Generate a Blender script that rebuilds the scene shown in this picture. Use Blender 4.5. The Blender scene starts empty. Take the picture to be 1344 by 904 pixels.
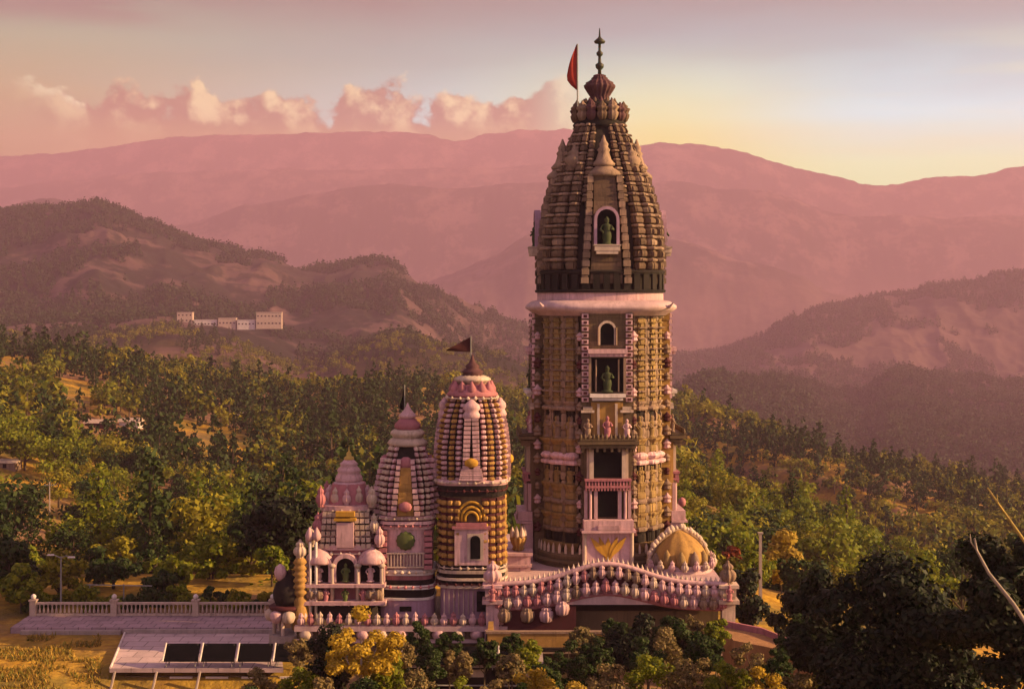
import bpy, math, random
import numpy as np
from math import radians, sin, cos, pi, sqrt, exp

random.seed(7)
RNG = np.random.default_rng(7)
SC = bpy.context.scene
COL = SC.collection

# ------------------------------------------------------------------ camera
F, HY, CX, CZ = 1846.0, 390.0, 672.0, 19.2      # focal length and horizon in 1344 px units, eye height in metres
cam_data = bpy.data.cameras.new('camera')
cam_data.sensor_width = 36.0
cam_data.lens = 36.0 * F / 1344.0
cam_data.shift_y = -(452.0 - HY) / 1344.0
cam_data.clip_start = 0.5
cam_data.clip_end = 20000.0
cam = bpy.data.objects.new('camera', cam_data)
cam.location = (0.0, 0.0, CZ)
cam.rotation_euler = (radians(90), 0, 0)
COL.objects.link(cam)
SC.camera = cam

# ------------------------------------------------------------------ light
SUN_DIR = np.array([0.92, -0.13, 0.36]); SUN_DIR /= np.linalg.norm(SUN_DIR)   # towards the sun: low, from the right
SUN_EL = math.asin(SUN_DIR[2])
SUN_AZ = math.atan2(SUN_DIR[0], SUN_DIR[1])
sun = bpy.data.lights.new('sun', 'SUN')
sun.energy = 5.0
sun.angle = radians(0.6)
sun.color = (1.0, 0.64, 0.29)
sun_o = bpy.data.objects.new('sun', sun)
from mathutils import Vector, Matrix
sun_o.rotation_euler = Vector(SUN_DIR).to_track_quat('Z', 'Y').to_euler()
sun_o.location = (60, 0, 60)
COL.objects.link(sun_o)

world = bpy.data.worlds.new('World')
SC.world = world
world.use_nodes = True


class NT:
    """small helper to write node trees"""
    def __init__(self, tree):
        self.t = tree
        self.t.nodes.clear()

    def n(self, typ, **kw):
        nd = self.t.nodes.new(typ)
        for k, v in kw.items():
            if k.startswith('i_'):
                nd.inputs[int(k[2:])].default_value = v
            else:
                setattr(nd, k, v)
        return nd

    def put(self, sock, val):
        if isinstance(val, bpy.types.NodeSocket):
            self.t.links.new(val, sock)
        else:
            sock.default_value = val

    def m(self, op, a, b=0.0, c=0.0, clamp=False):
        nd = self.n('ShaderNodeMath', operation=op, use_clamp=clamp)
        for i, v in enumerate((a, b, c)):
            self.put(nd.inputs[i], v)
        return nd.outputs[0]

    def ss(self, x, a, b):
        nd = self.n('ShaderNodeMapRange', interpolation_type='SMOOTHSTEP')
        self.put(nd.inputs['Value'], x)
        self.put(nd.inputs['From Min'], a)
        self.put(nd.inputs['From Max'], b)
        return nd.outputs['Result']

    def mix(self, fac, a, b, blend='MIX'):
        nd = self.n('ShaderNodeMix', data_type='RGBA', blend_type=blend)
        self.put(nd.inputs['Factor'], fac)
        self.put(nd.inputs['A'] if False else nd.inputs[6], a if isinstance(a, bpy.types.NodeSocket) else (*a[:3], 1.0))
        self.put(nd.inputs[7], b if isinstance(b, bpy.types.NodeSocket) else (*b[:3], 1.0))
        return nd.outputs[2]

    def noise(self, vec, scale, detail=3.0, rough=0.5, out=0, dist=0.0):
        nd = self.n('ShaderNodeTexNoise')
        if vec is not None:
            self.t.links.new(vec, nd.inputs['Vector'])
        nd.inputs['Scale'].default_value = scale
        nd.inputs['Detail'].default_value = detail
        nd.inputs['Roughness'].default_value = rough
        nd.inputs['Distortion'].default_value = dist
        return nd.outputs[out]

    def ramp(self, fac, stops, interp='LINEAR'):
        nd = self.n('ShaderNodeValToRGB')
        nd.color_ramp.interpolation = interp
        els = nd.color_ramp.elements
        while len(els) < len(stops):
            els.new(0.5)
        for e, (p, c) in zip(els, stops):
            e.position = p
            e.color = (*c[:3], 1.0)
        self.put(nd.inputs[0], fac)
        return nd.outputs[0]

    def scale(self, vec, s):
        nd = self.n('ShaderNodeMapping')
        self.t.links.new(vec, nd.inputs['Vector'])
        nd.inputs['Scale'].default_value = s
        return nd.outputs[0]


def build_world():
    w = NT(world.node_tree)
    out = w.n('ShaderNodeOutputWorld')
    bg = w.n('ShaderNodeBackground')
    sky = w.n('ShaderNodeTexSky', sky_type='NISHITA')
    sky.sun_disc = False
    sky.sun_elevation = SUN_EL
    sky.sun_rotation = SUN_AZ
    sky.air_density = 1.6
    sky.dust_density = 4.0
    tc = w.n('ShaderNodeTexCoord')
    d = tc.outputs['Generated']
    sep = w.n('ShaderNodeSeparateXYZ')
    w.t.links.new(d, sep.inputs[0])
    x, y, z = sep.outputs
    az = w.m('ARCTAN2', x, y)                      # 0 ahead, positive to the right
    hlen = w.m('SQRT', w.m('ADD', w.m('MULTIPLY', x, x), w.m('MULTIPLY', y, y)))
    el = w.m('DIVIDE', z, w.m('MAXIMUM', hlen, 0.02))   # tangent of the elevation
    # high, thin, grey-white overcast sheet, brighter towards the sun on the right
    big = w.noise(w.scale(d, (1.5, 1.5, 7.0)), 2.2, 4.0, 0.55)
    elw = w.m('ADD', el, w.m('MULTIPLY', w.m('SUBTRACT', big, 0.5), 0.05))
    right = w.ramp(w.m('MULTIPLY', elw, 2.5), [(0.0, SKYR[0]), (0.22, SKYR[1]), (0.32, SKYR[2]), (0.42, SKYR[3]), (0.56, SKYR[4]), (1.0, SKYR[5])])
    left = w.ramp(w.m('MULTIPLY', elw, 2.5), [(0.0, SKYL[0]), (0.25, SKYL[1]), (0.36, SKYL[2]), (0.46, SKYL[3]), (0.56, SKYL[4]), (1.0, SKYL[5])])
    lr = w.ss(w.m('ADD', az, w.m('MULTIPLY', w.m('SUBTRACT', big, 0.5), 0.15)), -0.36, 0.14)
    col = w.mix(lr, left, right)
    # dull grey streak up on the left
    streak = w.m('MULTIPLY', w.ss(el, 0.175, 0.2), w.ss(w.m('MULTIPLY', az, -1.0), 0.16, 0.3))
    streak = w.m('MULTIPLY', streak, w.ss(w.noise(w.scale(d, (3, 3, 22)), 3.0, 5.0), 0.36, 0.6))
    col = w.mix(w.m('MULTIPLY', streak, 0.75), col, (0.0, 0.045, 0.05))
    # yellow glow low down between the tower and the ridge
    glow = w.m('MULTIPLY', w.m('SUBTRACT', 1.0, w.ss(w.m('ABSOLUTE', w.m('SUBTRACT', az, 0.10)), 0.0, 0.17)),
               w.m('SUBTRACT', 1.0, w.ss(el, 0.10, 0.19)))
    col = w.mix(w.m('MULTIPLY', glow, 0.85), col, (0.62, 0.80, 0.06))
    # cumulus bank low on the left: heaped tops over a flat peach base, lit from the right
    def puff(v):
        n_ = w.noise(w.scale(v, (1, 1, 1.15)), 24.0, 7.0, 0.58)
        heap = w.noise(w.scale(v, (1, 1, 0.02)), 15.0, 2.0, 0.5)
        sp = w.n('ShaderNodeSeparateXYZ'); w.t.links.new(v, sp.inputs[0])
        hl = w.m('SQRT', w.m('ADD', w.m('MULTIPLY', sp.outputs[0], sp.outputs[0]), w.m('MULTIPLY', sp.outputs[1], sp.outputs[1])))
        e_ = w.m('DIVIDE', sp.outputs[2], w.m('MAXIMUM', hl, 0.02))
        lift = w.m('ADD', 0.117, w.m('MULTIPLY', heap, 0.062))
        return w.m('ADD', w.m('SUBTRACT', n_, 0.5), w.m('MULTIPLY', w.m('SUBTRACT', lift, e_), 10.0))
    off = w.n('ShaderNodeVectorMath', operation='ADD')
    w.t.links.new(d, off.inputs[0]); off.inputs[1].default_value = (0.010, 0.0, 0.007)
    p0, p1 = puff(d), puff(off.outputs[0])
    body = w.ss(p0, -0.015, 0.07)
    span = w.m('MULTIPLY', w.ss(az, -0.36, -0.27), w.m('SUBTRACT', 1.0, w.ss(az, 0.0, 0.07)))
    body = w.m('MULTIPLY', body, span)
    litf = w.ss(w.m('SUBTRACT', p0, p1), 0.02, 0.24)
    ccol = w.mix(litf, CUM_DARK, CUM_LIGHT)
    edge = w.m('MULTIPLY', w.m('SUBTRACT', 1.0, w.ss(p0, 0.0, 0.16)), w.ss(w.noise(d, 10.0, 2.0), 0.5, 0.66))
    ccol = w.mix(w.m('MULTIPLY', edge, w.m('MULTIPLY', litf, 0.9)), ccol, CUM_RIM)
    low = w.ss(w.m('SUBTRACT', 0.130, el), 0.0, 0.02)
    ccol = w.mix(w.m('MULTIPLY', low, 0.9), ccol, SKYL[0])
    col = w.mix(w.m('MULTIPLY', body, 0.92), col, ccol)
    # thin yellowish veil on the right
    veil = w.m('MULTIPLY', w.ss(w.noise(w.scale(d, (2.0, 2.0, 24.0)), 2.4, 4.0), 0.5, 0.7), w.ss(az, 0.1, 0.3))
    veil = w.m('MULTIPLY', veil, w.m('SUBTRACT', 1.0, w.ss(el, 0.15, 0.2)))
    col = w.mix(w.m('MULTIPLY', veil, 0.35), col, (0.5, 0.75, 0.4))
    # overhead and behind the viewer: unseen rosy cloud added to light the shrine fronts
    back = w.ss(w.m('MULTIPLY', y, -1.0), 0.05, 0.75)
    col = w.mix(w.m('MULTIPLY', back, 0.9), col, BACKSKY_FILL)
    # the clear sky above thin cloud: Nishita shows through a little everywhere
    skyc = w.n('ShaderNodeVectorMath', operation='SCALE')
    w.t.links.new(sky.outputs[0], skyc.inputs[0])
    skyc.inputs['Scale'].default_value = 0.06
    fin = w.mix(0.86, skyc.outputs[0], col)
    w.t.links.new(fin, bg.inputs['Color'])
    bg.inputs['Strength'].default_value = SKY_GAIN
    w.t.links.new(bg.outputs[0], out.inputs['Surface'])


SKY_GAIN = 0.9
SKYR = [(.42, .82, .14), (.42, .98, .55), (0.20, 0.86, 0.96), (0.01, 0.35, 0.40), (0.0, 0.06, 0.065), (0.23, 0.15, 0.185)]
SKYL = [(0.14, .15, .02), (0.11, .16, .015), (0.14, .24, .07), (0.05, .25, .15), (0.0, .06, .06), (0.23, 0.15, 0.185)]
BACKSKY_FILL = (0.45, 0.315, 0.365)
CUM_DARK = (0.05, 0.06, 0.015)
CUM_LIGHT = (0.58, 0.58, 0.27)
CUM_RIM = (1.4, 1.6, 1.1)
build_world()

vs = SC.view_settings
SC.display_settings.display_device = 'sRGB'
vs.view_transform = 'Standard'
vs.look = 'None'
vs.exposure = 1.2
vs.gamma = 1.0
vs.use_curve_mapping = False
cy = SC.cycles
cy.use_denoising = True
cy.max_bounces = 5
cy.diffuse_bounces = 2
cy.glossy_bounces = 2
cy.transmission_bounces = 2
cy.transparent_max_bounces = 6
cy.volume_bounces = 0
cy.use_adaptive_sampling = True
cy.adaptive_threshold = 0.02
cy.sample_clamp_indirect = 4.0
cy.caustics_reflective = False
cy.caustics_refractive = False

# ------------------------------------------------------------------ object helpers
def tag(o, label=None, cat=None, group=None, kind=None):
    if label: o['label'] = label
    if cat: o['category'] = cat
    if group: o['group'] = group
    if kind: o['kind'] = kind
    return o


def empty(name, loc=(0, 0, 0), rz=0.0, label=None, cat=None, group=None, s=1.0):
    o = bpy.data.objects.new(name, None)
    o.empty_display_size = 0.3
    o.location = loc
    o.rotation_euler = (0, 0, rz)
    o.scale = (s, s, s)
    COL.objects.link(o)
    return tag(o, label, cat, group)


def raw_mesh(name, V, faces, mats, mi=None, smooth=False):
    me = bpy.data.meshes.new(name)
    V = np.asarray(V, np.float32)
    if isinstance(faces, np.ndarray):
        nf, k = faces.shape
        me.vertices.add(len(V))
        me.vertices.foreach_set('co', V.ravel())
        me.loops.add(nf * k)
        me.loops.foreach_set('vertex_index', faces.astype(np.int32).ravel())
        me.polygons.add(nf)
        me.polygons.foreach_set('loop_start', np.arange(0, nf * k, k, dtype=np.int32))
    else:
        me.from_pydata(V.tolist(), [], faces)
    for m in (mats if isinstance(mats, (list, tuple)) else [mats]):
        me.materials.append(m)
    if mi is not None:
        me.polygons.foreach_set('material_index', np.asarray(mi, np.int32))
    me.polygons.foreach_set('use_smooth', np.full(len(me.polygons), bool(smooth)))
    me.update(calc_edges=True)
    me.validate()
    return me


def link(name, me, parent=None, loc=None, rz=None):
    o = bpy.data.objects.new(name, me)
    COL.objects.link(o)
    if parent is not None: o.parent = parent
    if loc is not None: o.location = loc
    if rz is not None: o.rotation_euler = (0, 0, rz)
    return o


class MB:
    """collects shapes, then links them as ONE mesh object"""
    def __init__(self):
        self.V, self.Fc, self.MI, self.SM = [], [], [], []
        self.n = 0
        self.M = np.eye(4)
        self.mi = 0
        self.sm = False

    def at(self, loc=(0, 0, 0), rz=0.0, rx=0.0, s=1.0):
        m = Matrix.Translation(loc) @ Matrix.Rotation(rz, 4, 'Z') @ Matrix.Rotation(rx, 4, 'X') @ Matrix.Scale(s, 4)
        self.M = np.array(m)
        return self

    def add(self, V, faces):
        V = np.asarray(V, float)
        V = V @ self.M[:3, :3].T + self.M[:3, 3]
        self.V.append(V)
        self.Fc.extend([tuple(int(i) + self.n for i in f) for f in faces])
        self.MI.extend([self.mi] * len(faces))
        self.SM.extend([self.sm] * len(faces))
        self.n += len(V)
        return self

    def box(self, c, size, rz=0.0, taper=1.0, bevel=0.0):
        sx, sy, sz = [q / 2 for q in size]
        t = taper
        V = np.array([(-sx, -sy, -sz), (sx, -sy, -sz), (sx, sy, -sz), (-sx, sy, -sz),
                      (-sx * t, -sy * t, sz), (sx * t, -sy * t, sz), (sx * t, sy * t, sz), (-sx * t, sy * t, sz)])
        if rz:
            c_, s_ = cos(rz), sin(rz)
            V[:, :2] = V[:, :2] @ np.array([[c_, s_], [-s_, c_]])
        V += np.array(c)
        return self.add(V, [(0, 3, 2, 1), (4, 5, 6, 7), (0, 1, 5, 4), (1, 2, 6, 5), (2, 3, 7, 6), (3, 0, 4, 7)])

    def loft(self, plan, prof, c=(0, 0, 0), caps=True):
        """plan: unit outline (k,2), prof: list of (z, scale) or (z, sx, sy)"""
        plan = np.asarray(plan, float)
        k = len(plan)
        V = []
        for p in prof:
            sx, sy = (p[1], p[1]) if len(p) == 2 else (p[1], p[2])
            V.append(np.column_stack([plan[:, 0] * sx + c[0], plan[:, 1] * sy + c[1], np.full(k, p[0] + c[2])]))
        fs = []
        for i in range(len(prof) - 1):
            for j in range(k):
                a, b = i * k + j, i * k + (j + 1) % k
                fs.append((a, b, b + k, a + k))
        if caps:
            fs.append(tuple(range(k - 1, -1, -1)))
            fs.append(tuple((len(prof) - 1) * k + j for j in range(k)))
        return self.add(np.vstack(V), fs)

    def lathe(self, prof, n=16, c=(0, 0, 0), lobes=0, depth=0.0, sx=1.0, sy=1.0):
        """prof: list of (r, z); lobes give a petalled section"""
        a = np.arange(n) * 2 * pi / n
        rr = np.ones(n) if not lobes else 1 - depth * (0.5 - 0.5 * np.cos(a * lobes))
        plan = np.column_stack([np.cos(a) * rr * sx, np.sin(a) * rr * sy])
        return self.loft(plan, [(z, max(r, 1e-4)) for r, z in prof], c)

    def tube(self, pts, r, n=8):
        pts = [Vector(p) for p in pts]
        rs = list(r) if isinstance(r, (list, tuple, np.ndarray)) else [r] * len(pts)
        V, fs = [], []
        up = Vector((0, 0, 1))
        for i, p in enumerate(pts):
            d = (pts[min(i + 1, len(pts) - 1)] - pts[max(i - 1, 0)])
            if d.length < 1e-9: d = Vector((0, 0, 1))
            d.normalize()
            u = d.cross(up)
            if u.length < 1e-3: u = d.cross(Vector((1, 0, 0)))
            u.normalize()
            w_ = u.cross(d)
            for j in range(n):
                a = 2 * pi * j / n
                V.append(p + (u * cos(a) + w_ * sin(a)) * rs[i])
        for i in range(len(pts) - 1):
            for j in range(n):
                a, b = i * n + j, i * n + (j + 1) % n
                fs.append((a, a + n, b + n, b))
        fs.append(tuple(range(n)))
        fs.append(tuple((len(pts) - 1) * n + j for j in range(n - 1, -1, -1)))
        return self.add([tuple(v) for v in V], fs)

    def prism(self, poly, y0, y1, c=(0, 0, 0)):
        """outline in x,z pulled along y"""
        k = len(poly)
        V = [(p[0] + c[0], y0 + c[1], p[1] + c[2]) for p in poly] + [(p[0] + c[0], y1 + c[1], p[1] + c[2]) for p in poly]
        fs = [tuple(range(k)), tuple(range(2 * k - 1, k - 1, -1))]
        for j in range(k):
            b = (j + 1) % k
            fs.append((j, j + k, b + k, b))
        return self.add(V, fs)

    def build(self, name, mats, parent=None, smooth=False, loc=None, rz=None):
        V = np.vstack(self.V)
        me = raw_mesh(name, V, self.Fc, mats, self.MI)
        me.polygons.foreach_set('use_smooth', np.array(self.SM, bool) | bool(smooth))
        return link(name, me, parent, loc, rz)


# ------------------------------------------------------------------ materials
def mat(name):
    m = bpy.data.materials.new(name)
    m.use_nodes = True
    t = NT(m.node_tree)
    out = t.n('ShaderNodeOutputMaterial')
    bs = t.n('ShaderNodeBsdfPrincipled')
    t.t.links.new(bs.outputs[0], out.inputs['Surface'])
    return m, t, bs, out


def paint(name, c, dirt=0.45, dark=(0.06, 0.045, 0.04), rough=0.75, bump=0.25, scale=1.0, vary=0.25):
    """weathered painted plaster or stone: blotches, rain streaks and grain"""
    m, t, bs, out = mat(name)
    tc = t.n('ShaderNodeTexCoord').outputs['Object']
    blot = t.noise(tc, 1.1 * scale, 5.0, 0.6)
    streak = t.noise(t.scale(tc, (5.0, 5.0, 0.5)), 1.0 * scale, 4.0, 0.6)
    grain = t.noise(tc, 14.0 * scale, 4.0, 0.65)
    v = t.mix(t.ss(blot, 0.3, 0.7), tuple(q * (1 - vary) for q in c), tuple(min(1, q * (1 + vary * 0.6)) for q in c))
    f = t.m('MULTIPLY', t.ss(t.m('ADD', t.m('MULTIPLY', streak, 0.6), t.m('MULTIPLY', blot, 0.4)), 0.46, 0.72), dirt)
    v = t.mix(f, v, dark)
    v = t.mix(t.m('MULTIPLY', t.ss(grain, 0.45, 0.75), dirt * 0.5), v, tuple(q * 0.4 for q in c))
    isl = t.n('ShaderNodeNewGeometry').outputs['Random Per Island']
    v = t.mix(t.m('MULTIPLY', t.ss(isl, 0.0, 1.0), 0.42), v, tuple(q * 0.22 for q in c))
    t.t.links.new(v, bs.inputs['Base Color'])
    bs.inputs['Roughness'].default_value = rough
    bs.inputs['Specular IOR Level'].default_value = 0.0 if max(c) < 0.012 else 0.2
    b = t.n('ShaderNodeBump')
    b.inputs['Strength'].default_value = bump
    b.inputs['Distance'].default_value = 0.05
    t.t.links.new(grain, b.inputs['Height'])
    t.t.links.new(b.outputs[0], bs.inputs['Normal'])
    return m


def paved(name, c, tile=1.0):
    """square slabs with dark joints, each slab a slightly different tone, stained"""
    m, t, bs, out = mat(name)
    tc = t.n('ShaderNodeTexCoord').outputs['Object']
    br = t.n('ShaderNodeTexBrick', offset=0.5)
    t.t.links.new(tc, br.inputs['Vector'])
    br.inputs['Scale'].default_value = 1.0
    br.inputs['Brick Width'].default_value = tile
    br.inputs['Row Height'].default_value = tile
    br.inputs['Mortar Size'].default_value = 0.03
    br.inputs['Color1'].default_value = (*c, 1)
    br.inputs['Color2'].default_value = (*[q * 0.78 for q in c], 1)
    br.inputs['Mortar'].default_value = (*[q * 0.3 for q in c], 1)
    st = t.noise(tc, 0.5, 6.0, 0.65)
    fine = t.noise(tc, 6.0, 4.0, 0.6)
    v = t.mix(t.m('MULTIPLY', t.ss(st, 0.45, 0.7), 0.6), br.outputs[0], tuple(q * 0.35 for q in c))
    v = t.mix(t.m('MULTIPLY', t.ss(fine, 0.5, 0.75), 0.35), v, tuple(q * 0.4 for q in c))
    t.t.links.new(v, bs.inputs['Base Color'])
    bs.inputs['Roughness'].default_value = 0.85
    return m


def foliage(name, cols, trans=0.25, rough=0.6, spec=0.14):
    """leaves: every leaf face takes its own tint out of a few"""
    m, t, bs, out = mat(name)
    geo = t.n('ShaderNodeNewGeometry')
    oi = t.n('ShaderNodeObjectInfo')
    rnd = t.m('ADD', t.m('MULTIPLY', geo.outputs['Random Per Island'], 0.55), t.m('MULTIPLY', oi.outputs['Random'], 0.45))
    n = len(cols)
    c = t.ramp(rnd, [((i + 0.3) / n, cols[i]) for i in range(n)])
    t.t.links.new(c, bs.inputs['Base Color'])
    bs.inputs['Roughness'].default_value = rough
    bs.inputs['Specular IOR Level'].default_value = spec
    tr = t.n('ShaderNodeBsdfTranslucent')
    t.t.links.new(c, tr.inputs['Color'])
    mx = t.n('ShaderNodeMixShader')
    mx.inputs[0].default_value = trans
    t.t.links.new(bs.outputs[0], mx.inputs[1])
    t.t.links.new(tr.outputs[0], mx.inputs[2])
    t.t.links.new(mx.outputs[0], out.inputs['Surface'])
    return m
# ------------------------------------------------------------------ terrain: one height sheet from the camera's hill to the far ridges
def ip(px, tab):
    # smooth, monotone between the listed stations (Fritsch-Carlson)
    xs, ys = (np.array(q, float) for q in zip(*tab))
    h = np.diff(xs); d = np.diff(ys) / h
    m = np.zeros(len(xs)); m[0], m[-1] = d[0], d[-1]
    for k in range(1, len(xs) - 1):
        if d[k - 1] * d[k] > 0:
            w1, w2 = 2 * h[k] + h[k - 1], h[k] + 2 * h[k - 1]
            m[k] = (w1 + w2) / (w1 / d[k - 1] + w2 / d[k])
    p = np.clip(px, xs[0], xs[-1])
    i = np.clip(np.searchsorted(xs, p, side='right') - 1, 0, len(xs) - 2)
    t = (p - xs[i]) / h[i]
    return ((1 + 2 * t) * (1 - t) ** 2 * ys[i] + t * (1 - t) ** 2 * h[i] * m[i]
            + t * t * (3 - 2 * t) * ys[i + 1] + t * t * (t - 1) * h[i] * m[i + 1])


def zpy(py, Y):
    return CZ - (py - HY) / F * Y


def hash2(ix, iy, seed):
    h = (ix.astype(np.int64) * 374761393 + iy.astype(np.int64) * 668265263 + seed * 974634777) & 0x7fffffff
    h = ((h ^ (h >> 13)) * 1274126177) & 0x7fffffff
    h = h ^ (h >> 16)
    return (h & 0xffff) / 65535.0


def vnoise(x, y, seed=0):
    ix, iy = np.floor(x), np.floor(y)
    fx, fy = x - ix, y - iy
    fx = fx * fx * fx * (fx * (fx * 6 - 15) + 10)
    fy = fy * fy * fy * (fy * (fy * 6 - 15) + 10)
    a, b = hash2(ix, iy, seed), hash2(ix + 1, iy, seed)
    c, d = hash2(ix, iy + 1, seed), hash2(ix + 1, iy + 1, seed)
    return (a + (b - a) * fx) * (1 - fy) + (c + (d - c) * fx) * fy


def fbm(x, y, seed=0, oct=4, gain=0.5, ridged=False):
    s, a, n = 0.0, 1.0, 0.0
    for o in range(oct):
        v = vnoise(x, y, seed + o * 17)
        if ridged: v = 1 - np.abs(2 * v - 1)
        s = s + a * v
        n += a
        a *= gain
        x, y = x * 2.03 + 11.3, y * 2.03 + 7.7
    return s / n


CREST_Y = [(-700, 2150), (300, 2300), (700, 2500), (900, 3200), (2050, 3600)]   # depth of the mid hill's crest
TH = 5.5   # height of the woods on the near slopes


def profile(px):
    """list of (Y, z) nodes, nearest first, for every picture column px"""
    o = np.ones_like(px)
    N = []
    N.append((-35 * o, 17.5 * o)); N.append((4 * o, 17.2 * o)); N.append((34 * o, 2.0 * o)); N.append((52 * o, -3.4 * o))
    N.append((112 * o, ip(px, [(-700, -3), (600, -3), (900, -3.2), (1100, -5), (1400, -8)])))
    N.append((130 * o, ip(px, [(-700, -5), (0, -6.5), (600, -8), (900, -14), (1400, -22)])))
    Ye = ip(px, [(0, 200), (700, 280), (880, 300), (960, 262), (1050, 230), (1150, 200), (2050, 190)])
    pe = ip(px, [(-700, 600), (0, 620), (200, 640), (400, 640), (700, 600), (880, 590), (960, 640), (1050, 695), (1150, 745), (1344, 800), (2050, 840)])
    ze = zpy(pe, Ye) - TH
    Yg = ip(px, [(-700, 470), (0, 480), (400, 520), (700, 600), (880, 590), (1000, 500), (1150, 400), (1260, 330), (1344, 300), (2050, 280)])
    pg = ip(px, [(-700, 400), (0, 440), (100, 457), (200, 470), (300, 488), (400, 500), (500, 492), (600, 495), (700, 515), (880, 518), (1000, 562), (1150, 640), (1260, 700), (1344, 745), (2050, 800)])
    zg = zpy(pg, Yg) - TH
    Yf = 0.55 * Ye + 0.45 * Yg
    zf = 0.5 * (ze + zg) - ip(px, [(0, 0.5), (650, 2), (860, 14), (1000, 20), (1150, 12), (1344, 4)])
    N += [(Ye, ze), (Yf, zf), (Yg, zg)]
    Yi = ip(px, [(-700, 1150), (300, 1200), (700, 1200), (880, 1400), (1050, 1900), (1344, 2300), (2050, 2300)])
    pi_ = ip(px, [(-700, 415), (0, 426), (100, 436), (200, 434), (300, 437), (400, 468), (480, 455), (540, 440), (640, 452), (700, 470), (800, 500), (880, 512), (960, 504), (1050, 500), (1080, 512), (1130, 520), (1180, 501), (1344, 505), (2050, 480)])
    zi = zpy(pi_, Yi) - TH * 0.8
    Yh = 0.5 * (Yg + Yi)
    zh = np.minimum(zg, zi) - ip(px, [(0, 18), (700, 30), (900, 25), (1344, 18)])
    N += [(Yh, zh), (Yi, zi)]
    Yk = ip(px, CREST_Y)
    pk = ip(px, [(-700, 320), (-200, 300), (0, 289), (60, 282), (130, 277), (190, 287), (240, 302), (300, 323), (350, 328), (400, 347), (430, 348), (460, 341), (500, 343), (550, 372), (600, 402), (680, 440), (750, 465), (900, 470), (1000, 440), (1060, 405), (1110, 397), (1200, 388), (1250, 372), (1300, 358), (1344, 347), (2050, 260)])
    zk = zpy(pk, Yk)
    Yj = 0.7 * Yi + 0.3 * Yk
    zj = np.minimum(zi, zk) - ip(px, [(0, -4), (300, -2), (500, 15), (700, 60), (1000, 70), (1344, 40)])
    N += [(Yj, zj), (Yk, zk)]

    def ridge(prev, Y, py, dip):
        z = zpy(py, Y)
        Yv = 0.55 * prev[0] + 0.45 * Y
        N.append((Yv, np.minimum(prev[1], z) - dip))
        N.append((Y, z))
        return N[-1]
    p = ridge(N[-1], 4900 * o, ip(px, [(-700, 300), (0, 266), (60, 259), (110, 272), (200, 330), (500, 380), (650, 330), (700, 305), (850, 312), (950, 336), (1050, 362), (1090, 386), (1200, 400), (1344, 390), (2050, 330)]), 190)
    p = ridge(p, 6300 * o, ip(px, [(-700, 260), (100, 300), (250, 290), (330, 270), (400, 256), (480, 244), (520, 241), (600, 245), (700, 240), (860, 240), (1000, 250), (1120, 282), (1250, 285), (1344, 280), (2050, 230)]), 190)
    p = ridge(p, 7700 * o, ip(px, [(-700, 220), (0, 243), (150, 232), (300, 225), (500, 222), (740, 210), (850, 190), (900, 188), (950, 195), (1000, 206), (1050, 219), (1100, 233), (1140, 242), (1170, 241), (1200, 235), (1280, 231), (1344, 216), (2050, 120)]), 190)
    p = ridge(p, 8700 * o, ip(px, [(-700, 200), (0, 206), (100, 196), (200, 183), (300, 178), (400, 175), (450, 172), (500, 172), (560, 177), (602, 184), (640, 175), (700, 169), (740, 168), (850, 200), (1000, 232), (1344, 260), (2050, 260)]), 130)
    N.append((9200 * o, p[1] - 340)); N.append((10000 * o, p[1] - 520))
    return N


def height(x, Y):
    """ground height at world x and depth Y (arrays)"""
    x, Y = np.asarray(x, float), np.asarray(Y, float)
    px = np.clip(CX + F * x / np.maximum(Y, 60.0), -700, 2050)
    N = profile(px)
    z = np.array(N[-1][1], float) * np.ones_like(Y)
    z = np.where(Y <= N[0][0], N[0][1], z)
    for (Ya, za), (Yb, zb) in zip(N[:-1], N[1:]):
        t = np.clip((Y - Ya) / np.maximum(Yb - Ya, 1e-6), 0, 1)
        s = 0.35 * t + 0.65 * t * t * (3 - 2 * t)
        z = np.where((Y > Ya) & (Y <= Yb), za + (zb - za) * s, z)
    # relief: small bumps near by, gullies and spurs on the hills
    far = np.clip((Y - 800) / 1200, 0, 1)
    near = np.clip((Y - 125) / 60, 0, 1) * (1 - np.clip((Y - 700) / 500, 0, 1))
    right = np.clip((px - 700) / 150, 0, 1)
    z = z + near * ((fbm(x / 28, Y / 28, 3, 3) - 0.5) * 4.0 + right * (fbm((x + .5 * Y) / 48, (Y - .3 * x) / 95, 13, 3, 0.5, True) - 0.6) * 16.0)
    sc = 0.75 + 1.25 * np.clip((Y - 1500) / 4000, 0, 1)
    wx = x + 60 * (fbm(x / 130, Y / 130, 21, 3) - 0.5)
    wy = Y + 140 * (fbm(x / 130, Y / 160, 23, 3) - 0.5)
    z = z + far * (fbm(wx / (250 * sc), wy / (420 * sc), 5, 4, 0.42, True) - 0.64) * (62 - 16 * np.clip((Y - 2500) / 2000, 0, 1))
    z = z + far * (fbm(wx / 95, wy / 120, 31, 4, 0.5, True) - 0.6) * 20 * (1 - 0.6 * np.clip((Y - 3000) / 2000, 0, 1))
    z = z + far * (fbm(x / 40, Y / 40, 9, 3) - 0.5) * 9.0
    # yard cut below the sheds
    cut = np.clip((x + 27) / 4, 0, 1) * np.clip((4.5 - x) / 3, 0, 1) * np.clip((84.5 - Y) / 1.5, 0, 1) * np.clip((Y - 52) / 8, 0, 1)
    z = z - 2.0 * cut
    return z


def hz(x, Y):
    return float(height(np.array([x]), np.array([Y]))[0])


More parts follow.
